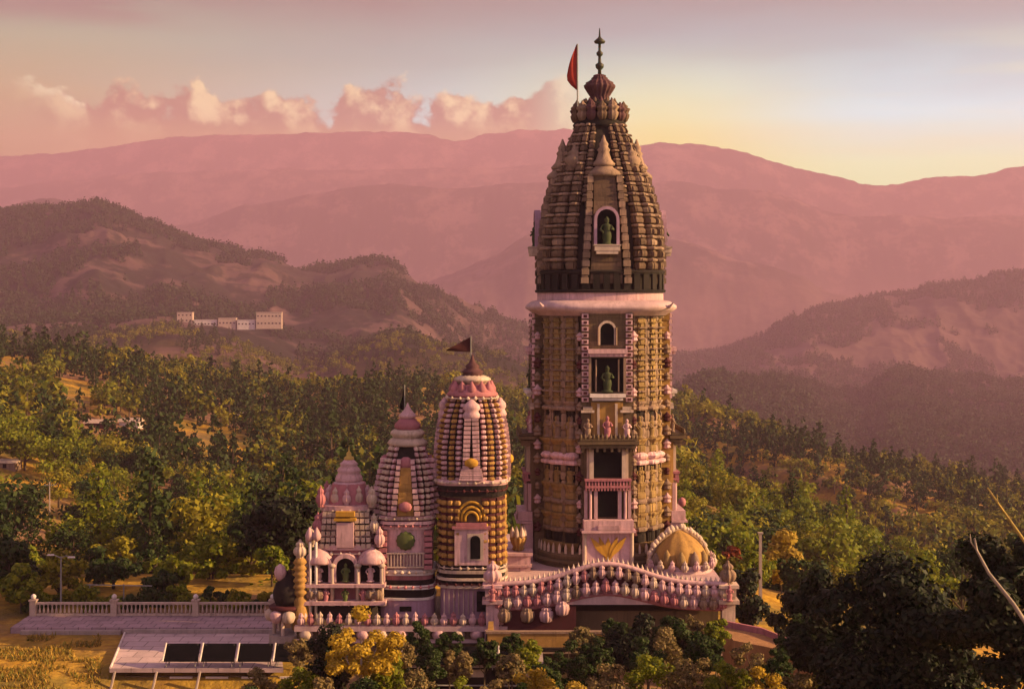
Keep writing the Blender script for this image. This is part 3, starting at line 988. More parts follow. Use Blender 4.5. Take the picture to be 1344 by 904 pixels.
def build_tower():
    root = empty('temple_tower', (TX, TY, TZ), radians(2.5),
                 'tallest temple tower, carved stone with dark tiered spire above a white ledge', 'temple tower')
    root.scale = (.95, .95, 1.0)
    zr = lambda py: zpy(py, 94.5) - TZ          # heights on the flanks
    zf = lambda py: zpy(py, 91.6) - TZ          # heights on the front bay
    p = 2.7
    hw = 96.5 / F
    Rs = smooth_curve([(zr(400), 4.05), (zr(375), 4.12), (zr(340), 4.15), (zr(300), 3.98), (zr(250), 3.32), (zr(210), 2.58), (zr(185), 2.10), (zr(158), 1.55), (zr(130), 1.45)])
    Rb = lambda z: 4.18
    ANG = [radians(q + o) for q in (-90, 0, 90, 180) for o in (-59, -46, -33, 33, 46, 59)]
    ANG = sorted(set(round(((a + pi) % (2 * pi)) - pi, 4) for a in ANG))
    plan = se_plan(48, p)
    zb, zc_ = zr(770), zr(404)
    # body
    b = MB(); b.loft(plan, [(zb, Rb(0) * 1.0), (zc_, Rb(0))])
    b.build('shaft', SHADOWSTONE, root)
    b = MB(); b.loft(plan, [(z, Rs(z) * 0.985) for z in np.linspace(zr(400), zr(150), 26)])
    b.build('spire_core', DARKSHADE, root)
    # plinth mouldings
    b = MB()
    for k, (py0, py1, r) in enumerate([(775, 758, 5.05), (758, 750, 4.85), (750, 744, 5.0), (744, 732, 4.75), (732, 727, 4.92), (727, 718, 4.7)]):
        b.loft(plan, [(zr(py0), r), (zr(py0) + .6 * (zr(py1) - zr(py0)), r * 1.01), (zr(py1), r * .985)])
    b.build('plinth', BEIGE, root)
    # ribs of the shaft, each with ledges, carved figures and a long banded column
    for k, a in enumerate(ANG):
        right = cos(a) > 0.3
        mats = [RIBSTONE, PINK, DARKSHADE, STONEL]
        b = MB()
        w = 0.36
        lay = 0
        tiers = [(718, 706, .42, .34, CUP, 0), (706, 692, .30, .18, FLAT, 2), (692, 686, .46, .42, PILLOW, 3), (686, 676, .38, .30, PILLOW, 0), (676, 668, .44, .38, CUP, 0),
                 (668, 656, .36, .28, PILLOW, 0), (656, 650, .46, .40, PILLOW, 3), (650, 640, .36, .28, PILLOW, 0), (640, 630, .42, .36, CUP, 0),
                 (630, 606, .22, .16, FLAT, 2), (606, 600, .55, .50, PILLOW, 1), (600, 590, .50, .46, LOTUS, 1), (590, 580, .34, .28, PILLOW, 0), (580, 572, .44, .42, CUP, 0),
                 (572, 536, .26, .12, FLAT, 2), (536, 531, .50, .48, PILLOW, 3), (531, 524, .34, .32, CUP, 3)]
        for py0, py1, w_, d_, pr, mi in tiers:
            b.mi = mi
            stack(b, a, Rb, zr(py0), zr(py1), w_, d_, p, HALF_OCT, pr)
        b.mi = 0
        n = 17
        for i in range(n):
            z0 = zr(524) + (zr(408) - zr(524)) * i / n; z1 = zr(524) + (zr(408) - zr(524)) * (i + 1) / n
            stack(b, a, Rb, z0, z0 + (z1 - z0) * .66, .27, .26, p, STEP, FLAT)
            b.mi = 3 if i % 2 else 0
            stack(b, a, Rb, z0 + (z1 - z0) * .66, z1, .36, .42, p, HALF_OCT, PILLOW)
            b.mi = 0
        b.build('rib', mats, root)
        if sin(a) < 0.25:
            q, t, nn = se_frame(a, p)
            b = MB()
            c = q * 4.28
            statue(b, (c[0], c[1], zr(572)), 1.5, math.atan2(nn[1], nn[0]) + pi / 2)
            b.build('carved_figure', STONEL if k % 2 else RIBSTONE, root)
            b = MB()
            statue(b, (c[0], c[1], zr(630)), 1.15, math.atan2(nn[1], nn[0]) + pi / 2)
            b.build('carved_figure', RIBSTONE, root)
    # small slim edge columns between the ribs
    for q in (-90, 0, 90, 180):
        for o in (-26.5, -39.5, -52.5, 26.5, 39.5, 52.5):
            a = radians(q + o)
            b = MB()
            for i in range(26):
                z0 = zr(690) + (zr(410) - zr(690)) * i / 26; z1 = zr(690) + (zr(410) - zr(690)) * (i + 1.0) / 26
                stack(b, a, Rb, z0, z1, .11, .20, p, SQ, PILLOW)
            b.build('slim_column', STONEL, root)
    # picket frieze at the foot
    b = MB()
    for k in range(64):
        a = 2 * pi * k / 64
        stack(b, a, lambda z: 4.62, zr(719), zr(706), .09, .07, p, SQ, [(0, 1), (.6, 1), (1, .15)])
    b.build('frieze', CREAM, root)
    # the white ledge with upturned corners
    cpl = se_plan(64, 3.4)
    b = MB(); b.sm = True
    prof = [(zr(414), 4.55), (zr(409), 5.0), (zr(405), 5.32), (zr(401), 5.30), (zr(396), 4.9), (zr(394), 4.45)]
    V = []
    for z, s in prof:
        for x, y in cpl:
            cr = max(0.0, (x * x + y * y) ** 0.5 - 1.05) / 0.15
            V.append((x * s, y * s, z + 0.16 * cr * cr * (s > 4.6)))
    kk = len(cpl)
    fs = [(i * kk + j, i * kk + (j + 1) % kk, (i + 1) * kk + (j + 1) % kk, (i + 1) * kk + j) for i in range(len(prof) - 1) for j in range(kk)]
    b.add(V, fs)
    led = b.build('ledge', PINKSLAB, root)
    b = MB()
    for q in (45, 135, -45, -135):
        a = radians(q); e = 5.32 * se(a, 3.4)
        b.tube([(cos(a) * (e - .5), sin(a) * (e - .5), zr(404)), (cos(a) * (e + .1), sin(a) * (e + .1), zr(402)), (cos(a) * (e + .42), sin(a) * (e + .42), zr(399) + .12)], [.16, .11, .03], 8)
    b.build('corner_tip', PINKSLAB, led)
    b = MB(); b.loft(plan, [(zr(396), 4.5), (zr(384), 4.48)])
    b.build('band', PINK, root)
    b = MB()
    for k in range(40):
        stack(b, 2 * pi * k / 40, lambda z: 4.44, zr(382), zr(358), .24, .10, p, SQ, FLAT)
    b.loft(plan, [(zr(384), 4.62), (zr(381), 4.66), (zr(380), 4.55)]); b.loft(plan, [(zr(360), 4.55), (zr(357), 4.62), (zr(355), 4.5)])
    b.build('dark_band', DARKSHADE, root)
    # ribs of the spire: stacks of rounded blocks
    for k, a in enumerate(ANG):
        b = MB()
        n = 14
        zs = [zr(355) + (zr(160) - zr(355)) * (i / n) ** 0.94 for i in range(n + 1)]
        corner = abs(abs(math.degrees(a)) % 90 - 45) < 3
        for i in range(n):
            z0, z1 = zs[i], zs[i + 1]
            f = Rs(z0) / 4.3
            b.mi = 1 if (i % 3 == 2 and corner) else 0
            wd = .345 * f ** .9
            stack(b, a, Rs, z0 + .03, z0 + (z1 - z0) * .66, wd, .42 * f ** .6 + .08, p, STEP if not corner else HALF_OCT, PILLOW)
            b.mi = 1
            stack(b, a, Rs, z0 + (z1 - z0) * .68, z0 + (z1 - z0) * .96, wd * 1.04, .50 * f ** .6 + .08, p, HALF_OCT, PILLOW)
        b.build('rib', [STONE, STONEL], root)
    for q in (-90, 0, 90, 180):
        for o in (-20, 20):
            b = MB()
            a = radians(q + o)
            for i in range(9):
                z0 = zr(268) + (zr(160) - zr(268)) * i / 9; h = (zr(160) - zr(268)) / 9
                f = Rs(z0) / 4.1
                b.mi = 0; stack(b, a, Rs, z0 + .03, z0 + h * .66, .36 * f, .40 * f + .05, p, STEP, PILLOW)
                b.mi = 1; stack(b, a, Rs, z0 + h * .68, z0 + h * .96, .40 * f, .48 * f + .05, p, HALF_OCT, PILLOW)
            b.build('rib', [STONE, STONEL], root)
    # bays on the four sides of the spire
    for q in range(4):
        ex = q * pi / 2
        bay = MB(); bay.at((0, 0, 0), ex)
        n = 26
        for i in range(n):
            z0 = zf(372) + (zf(222) - zf(372)) * i / n; z1 = zf(372) + (zf(222) - zf(372)) * (i + 1) / n
            y = -(Rs(z0) + .22)
            hwid = 1.12 - .42 * i / n
            bay.mi = 0
            bay.box((0, y + .3, (z0 + z1) / 2), (2 * hwid, .7 + (.10 if i % 2 else 0), (z1 - z0) * .98))
        bp = bay.build('bay', [STONE, STONEL], root)
        n = 13
        for s in (-1, 1):
            col = MB(); col.at((0, 0, 0), ex)
            for i in range(n):
                z0 = zf(372) + (zf(226) - zf(372)) * i / n; z1 = zf(372) + (zf(226) - zf(372)) * (i + 1) / n
                y = -(Rs(z0) + .30); x = s * (1.50 - .52 * i / n); h = z1 - z0
                col.box((x, y + .25, z0 + h * .38), (.52 - .12 * i / n, .8, h * .70))
                col.box((x, y + .25, z0 + h * .86), (.40 - .1 * i / n, .66, h * .18))
            col.build('block_column', STONEL, bp)
        if q in (0, 3, 1):
            nm = MB(); nm.at((0, 0, 0), ex)
            y = -(Rs(zf(300)) + .62)
            nm.prism(arch_poly(1.35, zf(272) - zf(322)), y + .12, y + .30, (0, 0, zf(322)))
            nm.build('niche_opening', VOID, bp)
            nm = MB(); nm.at((0, 0, 0), ex)
            arch_frame(nm, 1.35, zf(274) - zf(322), .20, y - .12, y + .32, (0, 0, zf(322)))
            nm.build('niche_frame', LILAC, bp)
            nm = MB(); nm.at((0, 0, 0), ex)
            statue(nm, (0, y - .05, zf(322)), 1.9)
            nm.build('carved_figure', DARKGREEN, bp)
            nm = MB(); nm.at((0, 0, 0), ex)
            nm.box((0, y - .12, zf(326)), (1.75, .75, .30)); nm.box((0, y - .16, zf(331)), (1.5, .6, .22))
            nm.box((0, y - .22, zf(322) + .02), (1.9, .62, .10))
            nm.build('niche_sill', CREAM, bp)
        # bell shaped finial over the bay
        fb = MB(); fb.at((0, -(Rs(zf(215)) + .05) * 1.0 if False else 0, 0), 0); fb.at((0, 0, 0), ex)
        fb.sm = True
        yy = -(Rs(zf(222)) + .12)
        fb.lathe([(1.12, zf(228)), (1.2, zf(225)), (1.12, zf(222)), (.72, zf(217)), (.6, zf(214))], 20, (0, yy + .1, 0), sy=.75)
        yy2 = yy + .35
        fb.lathe([(.78, zf(214)), (.84, zf(211)), (.55, zf(205)), (.38, zf(195)), (.46, zf(192)), (.30, zf(188)), (.34, zf(184)), (.20, zf(180)), (.05, zf(172))], 18, (0, yy2, 0))
        fb.build('bay_finial', STONEL, root)
    # little turrets on the shoulders
    for q in (45, 135, -45, -135):
        a = radians(q)
        b = MB(); b.sm = True
        rr = Rs(zr(214)) * se(a, p) * .98
        b.lathe([(.5, zr(222)), (.62, zr(216)), (.72, zr(211)), (.62, zr(207)), (.40, zr(204)), (.48, zr(201)), (.2, zr(197)), (.12, zr(194)), (.04, zr(188))], 16, (cos(a) * rr, sin(a) * rr, 0), 8, .12)
        b.build('shoulder_turret', STONEL, root)
    # crown of lotus heads
    b = MB(); b.sm = True
    b.lathe([(1.8, zr(166)), (1.95, zr(160)), (1.7, zr(154)), (1.55, zr(140)), (1.35, zr(131)), (.8, zr(127))], 32)
    b.build('neck', DARKSHADE, root)
    for k in range(14):
        a = 2 * pi * (k + .5) / 14
        b = MB(); b.sm = True
        r = 1.72
        h = JIT.uniform(.9, 1.1)
        b.lathe([(.10, 0), (.28, .08), (.40, .30 * h), (.46, .52 * h), (.33, .66 * h), (.42, .76 * h), (.52, .90 * h), (.40, .98 * h), (.30, 1.0 * h), (.34, 1.1 * h), (.16, 1.24 * h), (.04, 1.42 * h)], 24, (cos(a) * r, sin(a) * r, zr(157)), 7, .3)
        b.build('lotus_head', [PLUM, STONE, STONEL][k % 3], root)
    for k in range(16):                       # leaves closing in round the neck
        a = 2 * pi * k / 16
        b = MB(); b.sm = True
        b.lathe([(.06, 0), (.24, .15), (.27, .5), (.16, .85), (.03, 1.1)], 8, (cos(a) * 1.12, sin(a) * 1.12, zr(146)))
        b.build('neck_leaf', STONE if k % 2 else PLUM, root)
    b = MB(); b.sm = True
    b.lathe([(.95, zr(134)), (.68, zr(128)), (.74, zr(124)), (.70, zr(122)), (.92, zr(116)), (1.12, zr(110)), (1.16, zr(107)), (1.0, zr(104.5)), (1.02, zr(103)), (.80, zr(101)), (.58, zr(98)), (.62, zr(97)), (.46, zr(95)), (.46, zr(93)), (.30, zr(92))], 64, (0, 0, 0), 16, .16)
    cap = b.build('pot_crown', PLUM, root)
    b = MB(); b.sm = True
    P = [(.14, zr(93)), (.12, zr(86)), (.28, zr(83)), (.32, zr(79)), (.12, zr(76)), (.10, zr(68)), (.22, zr(66)), (.24, zr(63)), (.10, zr(60)), (.10, zr(51)), (.36, zr(50)), (.42, zr(47.5)), (.14, zr(43)), (.08, zr(41)), (.03, zr(30))]
    b.lathe(P, 16)
    b.build('finial', BRONZE, cap)
    # front bay of the shaft, repeated on the sides without the fine work
    for q in range(4):
        ex = q * pi / 2
        y0 = -4.35
        b = MB(); b.at((0, 0, 0), ex)
        zz = zf(770)
        while zz < zf(412):
            h = JIT.uniform(.16, .42)
            e_ = JIT.uniform(-.10, .14)
            b.box((0, y0 - .12, zz + h * .47), (3.5 + e_, .62 + .5 * max(e_, 0) * (1 if q else 0) + .05, h * .94))
            zz += h
        b.box((0, y0 + .1, (zf(770) + zf(410)) / 2), (3.3, .7, zf(410) - zf(770)))
        b.box((0, y0 - .2, (zf(583) + zf(695)) / 2), (3.2, 1.1, zf(583) - zf(695)))
        bay = b.build('bay', BEIGE if q != 1 else OCHRE, root)  # right bay in brighter ochre: golden sunlight put into its colour
        for s in (-1, 1):            # carved brackets climbing the edges of the bay
            for i in range(15):
                zz = zf(700) + (zf(424) - zf(700)) * i / 15
                b = MB(); b.at((0, 0, 0), ex)
                k_ = JIT.uniform(.75, 1.2)
                b.lathe([(.10, -.3 * k_), (.26 * k_, -.2 * k_), (.20 * k_, -.05), (.30 * k_, .08), (.16, .2 * k_), (.05, .34 * k_)], 8, (s * 1.86, y0 - .26, zz))
                b.build('edge_bracket', [MAROON, STONEL, PINK, STONEL][i % 4], bay)
        if q == 2: continue
        T = lambda: MB().at((0, 0, 0), ex)
        yf = y0 - .47                                   # face of the bay
        # checkered edge strips
        n = 14
        for s in (-1, 1):
            b = T()
            for i in range(n):
                z0 = zf(528) + (zf(410) - zf(528)) * i / n; h = (zf(410) - zf(528)) / n
                b.mi = 0
                b.box((s * 1.52, yf - .06, z0 + h * .42), (.46, .22, h * .7))
                b.mi = 1
                b.box((s * 1.52, yf - .18, z0 + h * .42), (.24, .06, h * .4))
            b.build('edge_strip', [PINK, MAROON], bay)
        # top arched window
        b = T(); b.prism(arch_poly(.95, zf(424) - zf(453)), yf - .03, yf + .10, (0, 0, zf(453))); win = b.build('window', VOID, bay)
        b = T(); arch_frame(b, .95, zf(424) - zf(453), .16, yf - .12, yf + .08, (0, 0, zf(453))); b.build('frame', CREAM, win)
        for s in (-1, 1): T().tube([(s * .62, yf - .12, zf(453)), (s * .62, yf - .12, zf(430))], .07, 8).build('colonnette', STONEL, win)
        # ledge and the large niche with a seated figure
        b = T(); b.box((0, yf - .28, zf(461)), (2.7, .60, .28)); b.box((0, yf - .20, zf(466)), (2.4, .44, .22))
        for s in np.linspace(-1.2, 1.2, 9): b.box((s, yf - .42, zf(466)), (.12, .16, .16))
        b.build('ledge', PINK, bay)
        b = T(); b.box((0, yf, (zf(470) + zf(514)) / 2), (2.25, .10, zf(470) - zf(514))); op = b.build('niche_opening', VOID, bay)
        for s in (-1, 1):
            b = T()
            b.box((s * 1.2, yf - .1, (zf(470) + zf(516)) / 2), (.18, .3, zf(470) - zf(516)))
            b.tube([(s * .78, yf - .14, zf(514)), (s * .78, yf - .14, zf(472))], .06, 8)
            b.build('jamb', STONEL, op)
        b = T()
        statue(b, (0, yf - .16, zf(515)), 1.75)
        b.build('carved_figure', DARKGREEN, op)
        b = T(); b.box((0, yf - .30, zf(519)), (2.45, .66, .22)); b.box((0, yf - .22, zf(523.5)), (2.1, .48, .2)); b.build('sill', WHITE, op)
        # relief panel with three figures
        b = T(); b.box((0, yf - .05, (zf(528) + zf(572)) / 2), (2.2, .14, zf(528) - zf(572))); pan = b.build('relief_panel', OCHRE, bay)
        for i, (x, m, hh) in enumerate([(-1.35, STONEL, 1.25), (0, ROSE, 1.4), (1.35, PINK, 1.2)]):
            b = T(); statue(b, (x, yf - .26, zf(574)), hh); b.build('carved_figure', m, pan)
        for s in (-1, 1):
            b = T()
            b.box((s * .62, yf - .16, (zf(530) + zf(572)) / 2), (.18, .16, zf(530) - zf(572)))
            b.box((s * 1.35, yf - .14, zf(540)), (.9, .3, .16))
            b.box((s * 1.35, yf - .14, zf(536)), (.62, .26, .2))
            b.build('pilaster', CREAM, pan)
        # balcony slab on brackets
        b = T(); b.box((0, yf - .55, zf(580)), (4.15, 1.15, .20)); b.box((0, yf - .48, zf(585)), (3.8, .95, .18)); b.box((0, yf - .62, zf(576)), (3.9, 1.0, .12))
        for s in np.linspace(-1.75, 1.75, 8): b.box((s, yf - .62, zf(589)), (.16, .6, .26))
        for s in np.linspace(-1.9, 1.9, 14): b.lathe([(.09, 0), (.12, .12), (.06, .28), (.02, .36)], 8, (s, yf - 1.0, zf(575)))
        b.build('balcony', BEIGE, bay)
        # upper black doorway
        y2 = y0 - .2 - .55
        b = T(); b.box((0, y2, (zf(589) + zf(626)) / 2), (1.95, .12, zf(589) - zf(626))); op = b.build('door_opening', VOID, bay)
        for s in (-1, 1):
            b = T(); b.box((s * 1.12, y2 - .08, (zf(589) + zf(628)) / 2), (.30, .34, zf(589) - zf(628)))
            b.box((s * 1.33, y2 - .02, (zf(589) + zf(628)) / 2), (.2, .2, zf(589) - zf(628)))
            b.build('jamb', CREAM, op)
        # toothed pink rail
        b = T(); b.box((0, y2 - .22, zf(629)), (3.2, .50, .14)); b.box((0, y2 - .22, zf(638)), (3.1, .44, .14))
        for s in np.linspace(-1.5, 1.5, 15): b.box((s, y2 - .28, zf(633.5)), (.11, .26, .36)); b.box((s, y2 - .36, zf(641)), (.11, .12, .2))
        b.build('rail', ROSE, bay)
        # lower doorway
        b = T(); b.box((0, y2, (zf(643) + zf(678)) / 2), (1.38, .14, zf(643) - zf(678))); op = b.build('door_opening', VOID, bay)
        for s in (-1, 1):
            b = T()
            b.box((s * .82, y2 - .08, (zf(643) + zf(680)) / 2), (.24, .30, zf(643) - zf(680)))
            b.tube([(s * 1.2, y2 - .22, zf(680)), (s * 1.2, y2 - .22, zf(643))], .10, 8)
            b.box((s * 1.5, y2 - .05, (zf(643) + zf(680)) / 2), (.22, .22, zf(643) - zf(680)))
            b.build('jamb', PINK, op)
        b = T(); b.box((0, y2 - .36, zf(687)), (3.4, 1.0, .62)); b.box((0, y2 - .42, zf(695)), (3.7, 1.15, .14)); b.box((0, y2 - .9, zf(690)), (1.5, .1, .3)); b.build('step_block', PINK, bay)
        # base panel with its gold lotus
        y3 = y2 - .22
        b = T(); b.box((0, y3 + .1, (zf(697) + zf(752)) / 2), (3.45, .6, zf(697) - zf(752))); pan = b.build('base_panel', PINK, bay)
        b = T()
        for s in (-1, 1): b.tube([(s * 1.62, y3 - .24, zf(750)), (s * 1.62, y3 - .24, zf(698))], .13, 10)
        b.box((0, y3 - .3, zf(745)), (3.7, .5, .3)); b.box((0, y3 - .4, zf(752)), (4.1, .8, .3))
        b.build('trim', CREAM, pan)
        b = T()
        for i, (w_, s, t_) in enumerate([(.5, 0, 0), (.42, -.45, .35), (.42, .45, -.35), (.38, -.9, .7), (.38, .9, -.7)]):
            pts = []
            for j in range(13):
                u = j / 12 * 2 - 1
                pts.append((sin(pi * (u + 1) / 2) * w_ * .5, u))
            out = [(x * 1.0, z * .85) for x, z in pts] + [(-x, z * .85) for x, z in reversed(pts[1:-1])]
            c_, s_ = cos(t_), sin(t_)
            out = [(s * .75 + x * c_ - z * s_, x * s_ + z * c_) for x, z in out]
            b.prism(out, y3 - .27 - .012 * i, y3 - .2, (0, 0, zf(721) + abs(s) * .25))
        b.build('lotus_relief', YELLOW, pan)


build_tower()


# ------------------------------------------------------------------ the hall under the tower with its arched lotus parapet
def build_hall():
    root = empty('temple_hall', (TX, 95.5, -3.6), 0, 'low temple hall under the tall tower, edged by an arched parapet of pink lotus pots', 'temple hall')
    Z = lambda py, Y=86.0: zpy(py, Y) + 3.6
    yf = 86.0 - 95.5
    hx = 7.15
    b = MB(); b.box((0, 0.6, (Z(800) - .3) / 2), (2 * hx - .8, 19.0 - .9, Z(800) - .3)); b.build('wall', BEIGE, root)
    b = MB(); b.box((0, 0.3, Z(782)), (2 * hx, 19.8, 1.0))
    b.box((0, .6, TZ + 3.6 - .35), (12.2, 12.6, .62))
    b.build('roof', PINKSLAB, root)

    def rise(x):   # the parapet arches up in the middle
        return 1.22 * exp(-((x + .2) / 3.1) ** 2)
    n = 56
    for name, dz, dy, r, m in (('coping', 0.52, -.05, .16, PINK), ('coping', -.02, -.10, .13, CREAM), ('coping', -1.0, -.02, .15, ROSE)):
        b = MB(); b.sm = True
        b.tube([(x, yf + dy, Z(777) + dz + rise(x) * (1 if dz > -.5 else .75)) for x in np.linspace(-hx, hx, n)], r, 10)
        b.build(name, m, root)
    b = MB()
    V, fs = [], []
    xs = np.linspace(-hx, hx, n)
    for x in xs:
        t_, bo = Z(777) + .5 + rise(x), Z(777) - 1.05 + rise(x) * .6
        V += [(x, yf, bo), (x, yf, t_), (x, yf + .35, t_), (x, yf + .35, bo)]
    for i in range(n - 1):
        for j in range(4):
            a, c = i * 4 + j, i * 4 + (j + 1) % 4
            fs.append((a, a + 4, c + 4, c))
    fs += [(0, 1, 2, 3), tuple((n - 1) * 4 + j for j in (3, 2, 1, 0))]
    b.add(V, fs); b.build('parapet', MAROON, root)
    for row, (zz, r, h, cnt, m) in enumerate([(-.32, .29, .84, 27, PINK), (-1.04, .33, .98, 24, ROSE)]):
        for x in np.linspace(-hx + .3, hx - .3, cnt):
            b = MB(); b.sm = True
            pot(b, (x, yf - .16, Z(777) + zz + rise(x) * (1 - row * .2)), r, h, 8, .2, 16)
            b.build('lotus_pot', JIT.choice([PINK, PINK, ROSE, ROSE, CREAM, STONEL]), root)
    b = MB()
    for x in np.linspace(-hx + .1, hx - .1, 48):
        b.lathe([(.09, 0), (.11, .1), (.05, .2), (.01, .34)], 8, (x, yf + .02, Z(777) + .60 + rise(x)))
    b.build('knobs', CREAM, root)
    tag(root.children[-1], kind='stuff')
    # stepped base panels below the parapet: white lotus bosses between dark red bays on the left
    for px_ in (662, 692, 717, 738):
        x = (px_ - CX) / F * 85.6 - TX
        b = MB(); b.sm = True
        b.lathe([(.16, -.46), (.36, -.36), (.45, -.05), (.42, .2), (.28, .28), (.35, .36), (.24, .46)], 36, (x, yf - .15, Z(806 if px_ < 730 else 797)), 9, .26)
        b.build('lotus_boss', PINK if px_ > 700 else STONEL, root)
    b = MB(); b.box((-4.6, yf + .18, Z(812)), (5.0, .5, 1.6)); b.build('red_bay', MAROON, root)
    for s in (-1, 1):
        b = MB()
        x = s * (hx + .05)
        b.box((x, yf + .1, Z(830) - 1.3), (.95, .95, Z(790) - Z(856)))
        b.box((x, yf + .1, (Z(830) + Z(780)) / 2), (.8, .8, Z(780) - Z(830)))
        b.box((x, yf + .1, Z(788)), (1.25, 1.25, .22)); b.box((x, yf + .1, Z(776)), (.9, .9, .5)); b.box((x, yf + .1, Z(768)), (1.2, 1.2, .2))
        p_ = b.build('corner_pier', CREAM if s > 0 else PINK, root)
        b = MB(); b.sm = True; pot(b, (x, yf + .1, Z(767)), .55, 1.5, 8, .25); b.build('pot', STONEL if s > 0 else PINK, p_)
        b = MB(); statue(b, (x, yf - .55, Z(786)), 1.0); b.build('carved_figure', ROSE, p_)


build_hall()


def build_annex():
    root = empty('annex_building', (0, 83.0, -3.8), 0, 'low flat roofed beige block in front of the hall, half hidden by leaves', 'building')
    Z = lambda py: zpy(py, 82.0) + 3.8
    x0, x1 = (640 - CX) / F * 82, (802 - CX) / F * 82
    w, c = x1 - x0, (x0 + x1) / 2
    b = MB(); b.box((c, .7, Z(848) / 2), (w - .4, 3.4, Z(848))); b.build('wall', BEIGE, root)
    b = MB(); b.box((c, -1.25, Z(838)), (w, .3, Z(829) - Z(847)))
    for s in (-1, 1): b.box((c + s * (w / 2 - .15), .6, Z(840)), (.3, 3.4, Z(832) - Z(848)))
    b.build('parapet', OCHRE, root)
    b = MB(); b.box((c, -1.25, Z(828) + .02), (w + .2, .42, .12)); b.build('coping', STONEL, root)
    b = MB(); b.box((c, .6, Z(849) + .02), (w + .3, 4.4, .16)); b.build('roof', DARKSHADE, root)  # roof blackened to stand for the shadow behind the parapet
    b = MB(); b.box((c, -1.45, Z(853)), (w + .3, .3, .1)); b.build('string_course', STONEL, root)
    b = MB(); b.box((c + 2.3, -1.0, Z(872)), (1.5, .12, 1.2)); b.build('doorway', VOID, root)
    b = MB(); b.box((c - 1.6, -1.0, Z(868)), (1.5, .10, .6)); b.build('window', VOID, root)


build_annex()


def build_dome():
    Y = 92.0
    x = (890 - CX) / F * Y
    root = empty('dome_canopy', (x, Y, 1.72), radians(24), 'golden shell shaped canopy with cream crest beside the foot of the tower', 'canopy')
    rnd = random.Random(12)
    prof = [(1.75, 0), (1.86, .25), (1.8, .65), (1.55, 1.1), (1.15, 1.5), (.7, 1.8), (.3, 2.0), (.05, 2.1)]
    b = MB(); b.sm = True; b.lathe(prof, 60, (0, 0, .2), 10, .06); b.build('dome', OCHRE, root)
    for k in range(12):                       # upright leaves hugging the shell
        a = 2 * pi * k / 12 + .1
        b = MB(); b.sm = True
        h = rnd.uniform(.8, 1.35)
        b.lathe([(.05, -.1), (.34, .05), (.42, h * .4), (.28, h * .75), (.04, h)], 10, (cos(a) * 1.78, sin(a) * 1.78, 0), sx=.8, sy=.8)
        b.build('leaf', RIBSTONE if k % 3 else STONEL, root)
    arc = [(r + .16, z) for r, z in prof]
    pts = [(q, 0, z + .2) for q, z in arc] + [(-q, 0, z + .2) for q, z in reversed(arc[:-1])]
    b = MB(); b.sm = True; b.tube(pts, .13, 8)
    crest = b.build('crest', STONEL, root)
    for k in range(len(pts) - 1):
        for f in (0, .5):
            P = [pts[k][i] + (pts[k + 1][i] - pts[k][i]) * f for i in range(3)]
            e = sqrt(P[0] ** 2 + (P[2] - .4) ** 2) + 1e-6
            q = rnd.uniform(.7, 1.25)
            b = MB(); b.sm = True
            b.lathe([(.04, -.2 * q), (.17 * q, -.1 * q), (.2 * q, .03), (.13 * q, .14 * q), (.03, .24 * q)], 8, (P[0] + P[0] / e * .16, P[1], P[2] + (P[2] - .4) / e * .16))
            b.build('crest_knob', CREAM, crest)
    b = MB(); b.lathe([(2.2, -.3), (2.2, -.05), (2.05, 0), (2.0, .18)], 32); b.build('base', PINKSLAB, root)
    for k in range(9):
        a = pi + pi * (k + .5) / 9
        b = MB(); b.sm = True; pot(b, (cos(a) * 2.3, sin(a) * 2.3, -.05), .24, rnd.uniform(.6, .9), 8, .2, 14); b.build('pot', CREAM if k % 2 else PINK, root)


build_dome()


# ------------------------------------------------------------------ the three shrines
SY, SZ0 = 90.0, -0.9


def shrine_root(px, label):
    return empty('shrine', ((px - CX) / F * SY, SY, SZ0), 0, label, 'shrine')


def zs_(py, Y=89.0):
    return zpy(py, Y) - SZ0


def onion(mb, tab, n=20, lobes=0, depth=0.0, sx=1.0):
    mb.sm = True
    mb.lathe([(w * SY / F, zs_(py)) for py, w in tab], n, (0, 0, 0), lobes, depth)
    mb.sm = False


def spire(root, py_bot, py_top, tab, ang, p, nt, mats, wd, dp, core_mat):
    """curved spire core with ribs made of small blocks; tab = (py, half width in px)"""
    R = smooth_curve([(zs_(py), w * SY / F) for py, w in tab])
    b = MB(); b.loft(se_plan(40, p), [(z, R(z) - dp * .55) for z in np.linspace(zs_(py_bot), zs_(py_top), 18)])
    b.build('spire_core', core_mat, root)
    z0_, z1_ = zs_(py_bot), zs_(py_top)
    Rm = R(z0_ + .3 * (z1_ - z0_))
    for k, a in enumerate(ang):
        b = MB()
        for i in range(nt):
            a0 = z0_ + (z1_ - z0_) * i / nt; h = (z1_ - z0_) / nt
            f = R(a0) / Rm
            b.mi = 0
            stack(b, a, lambda z: R(z) - dp * .8, a0 + .02, a0 + h * .72, wd * f, dp, p, HALF_OCT, PILLOW)
            b.mi = 1
            stack(b, a, lambda z: R(z) - dp * .8, a0 + h * .74, a0 + h, wd * .8 * f, dp * .7, p, HALF_OCT, FLAT)
        m = mats[k % len(mats)]
        b.build('rib', [m, MAROON], root)
    return R


def angles(offs):
    out = []
    for q in (-90, 0, 90, 180):
        for o in offs: out.append(radians(q + o))
    return out


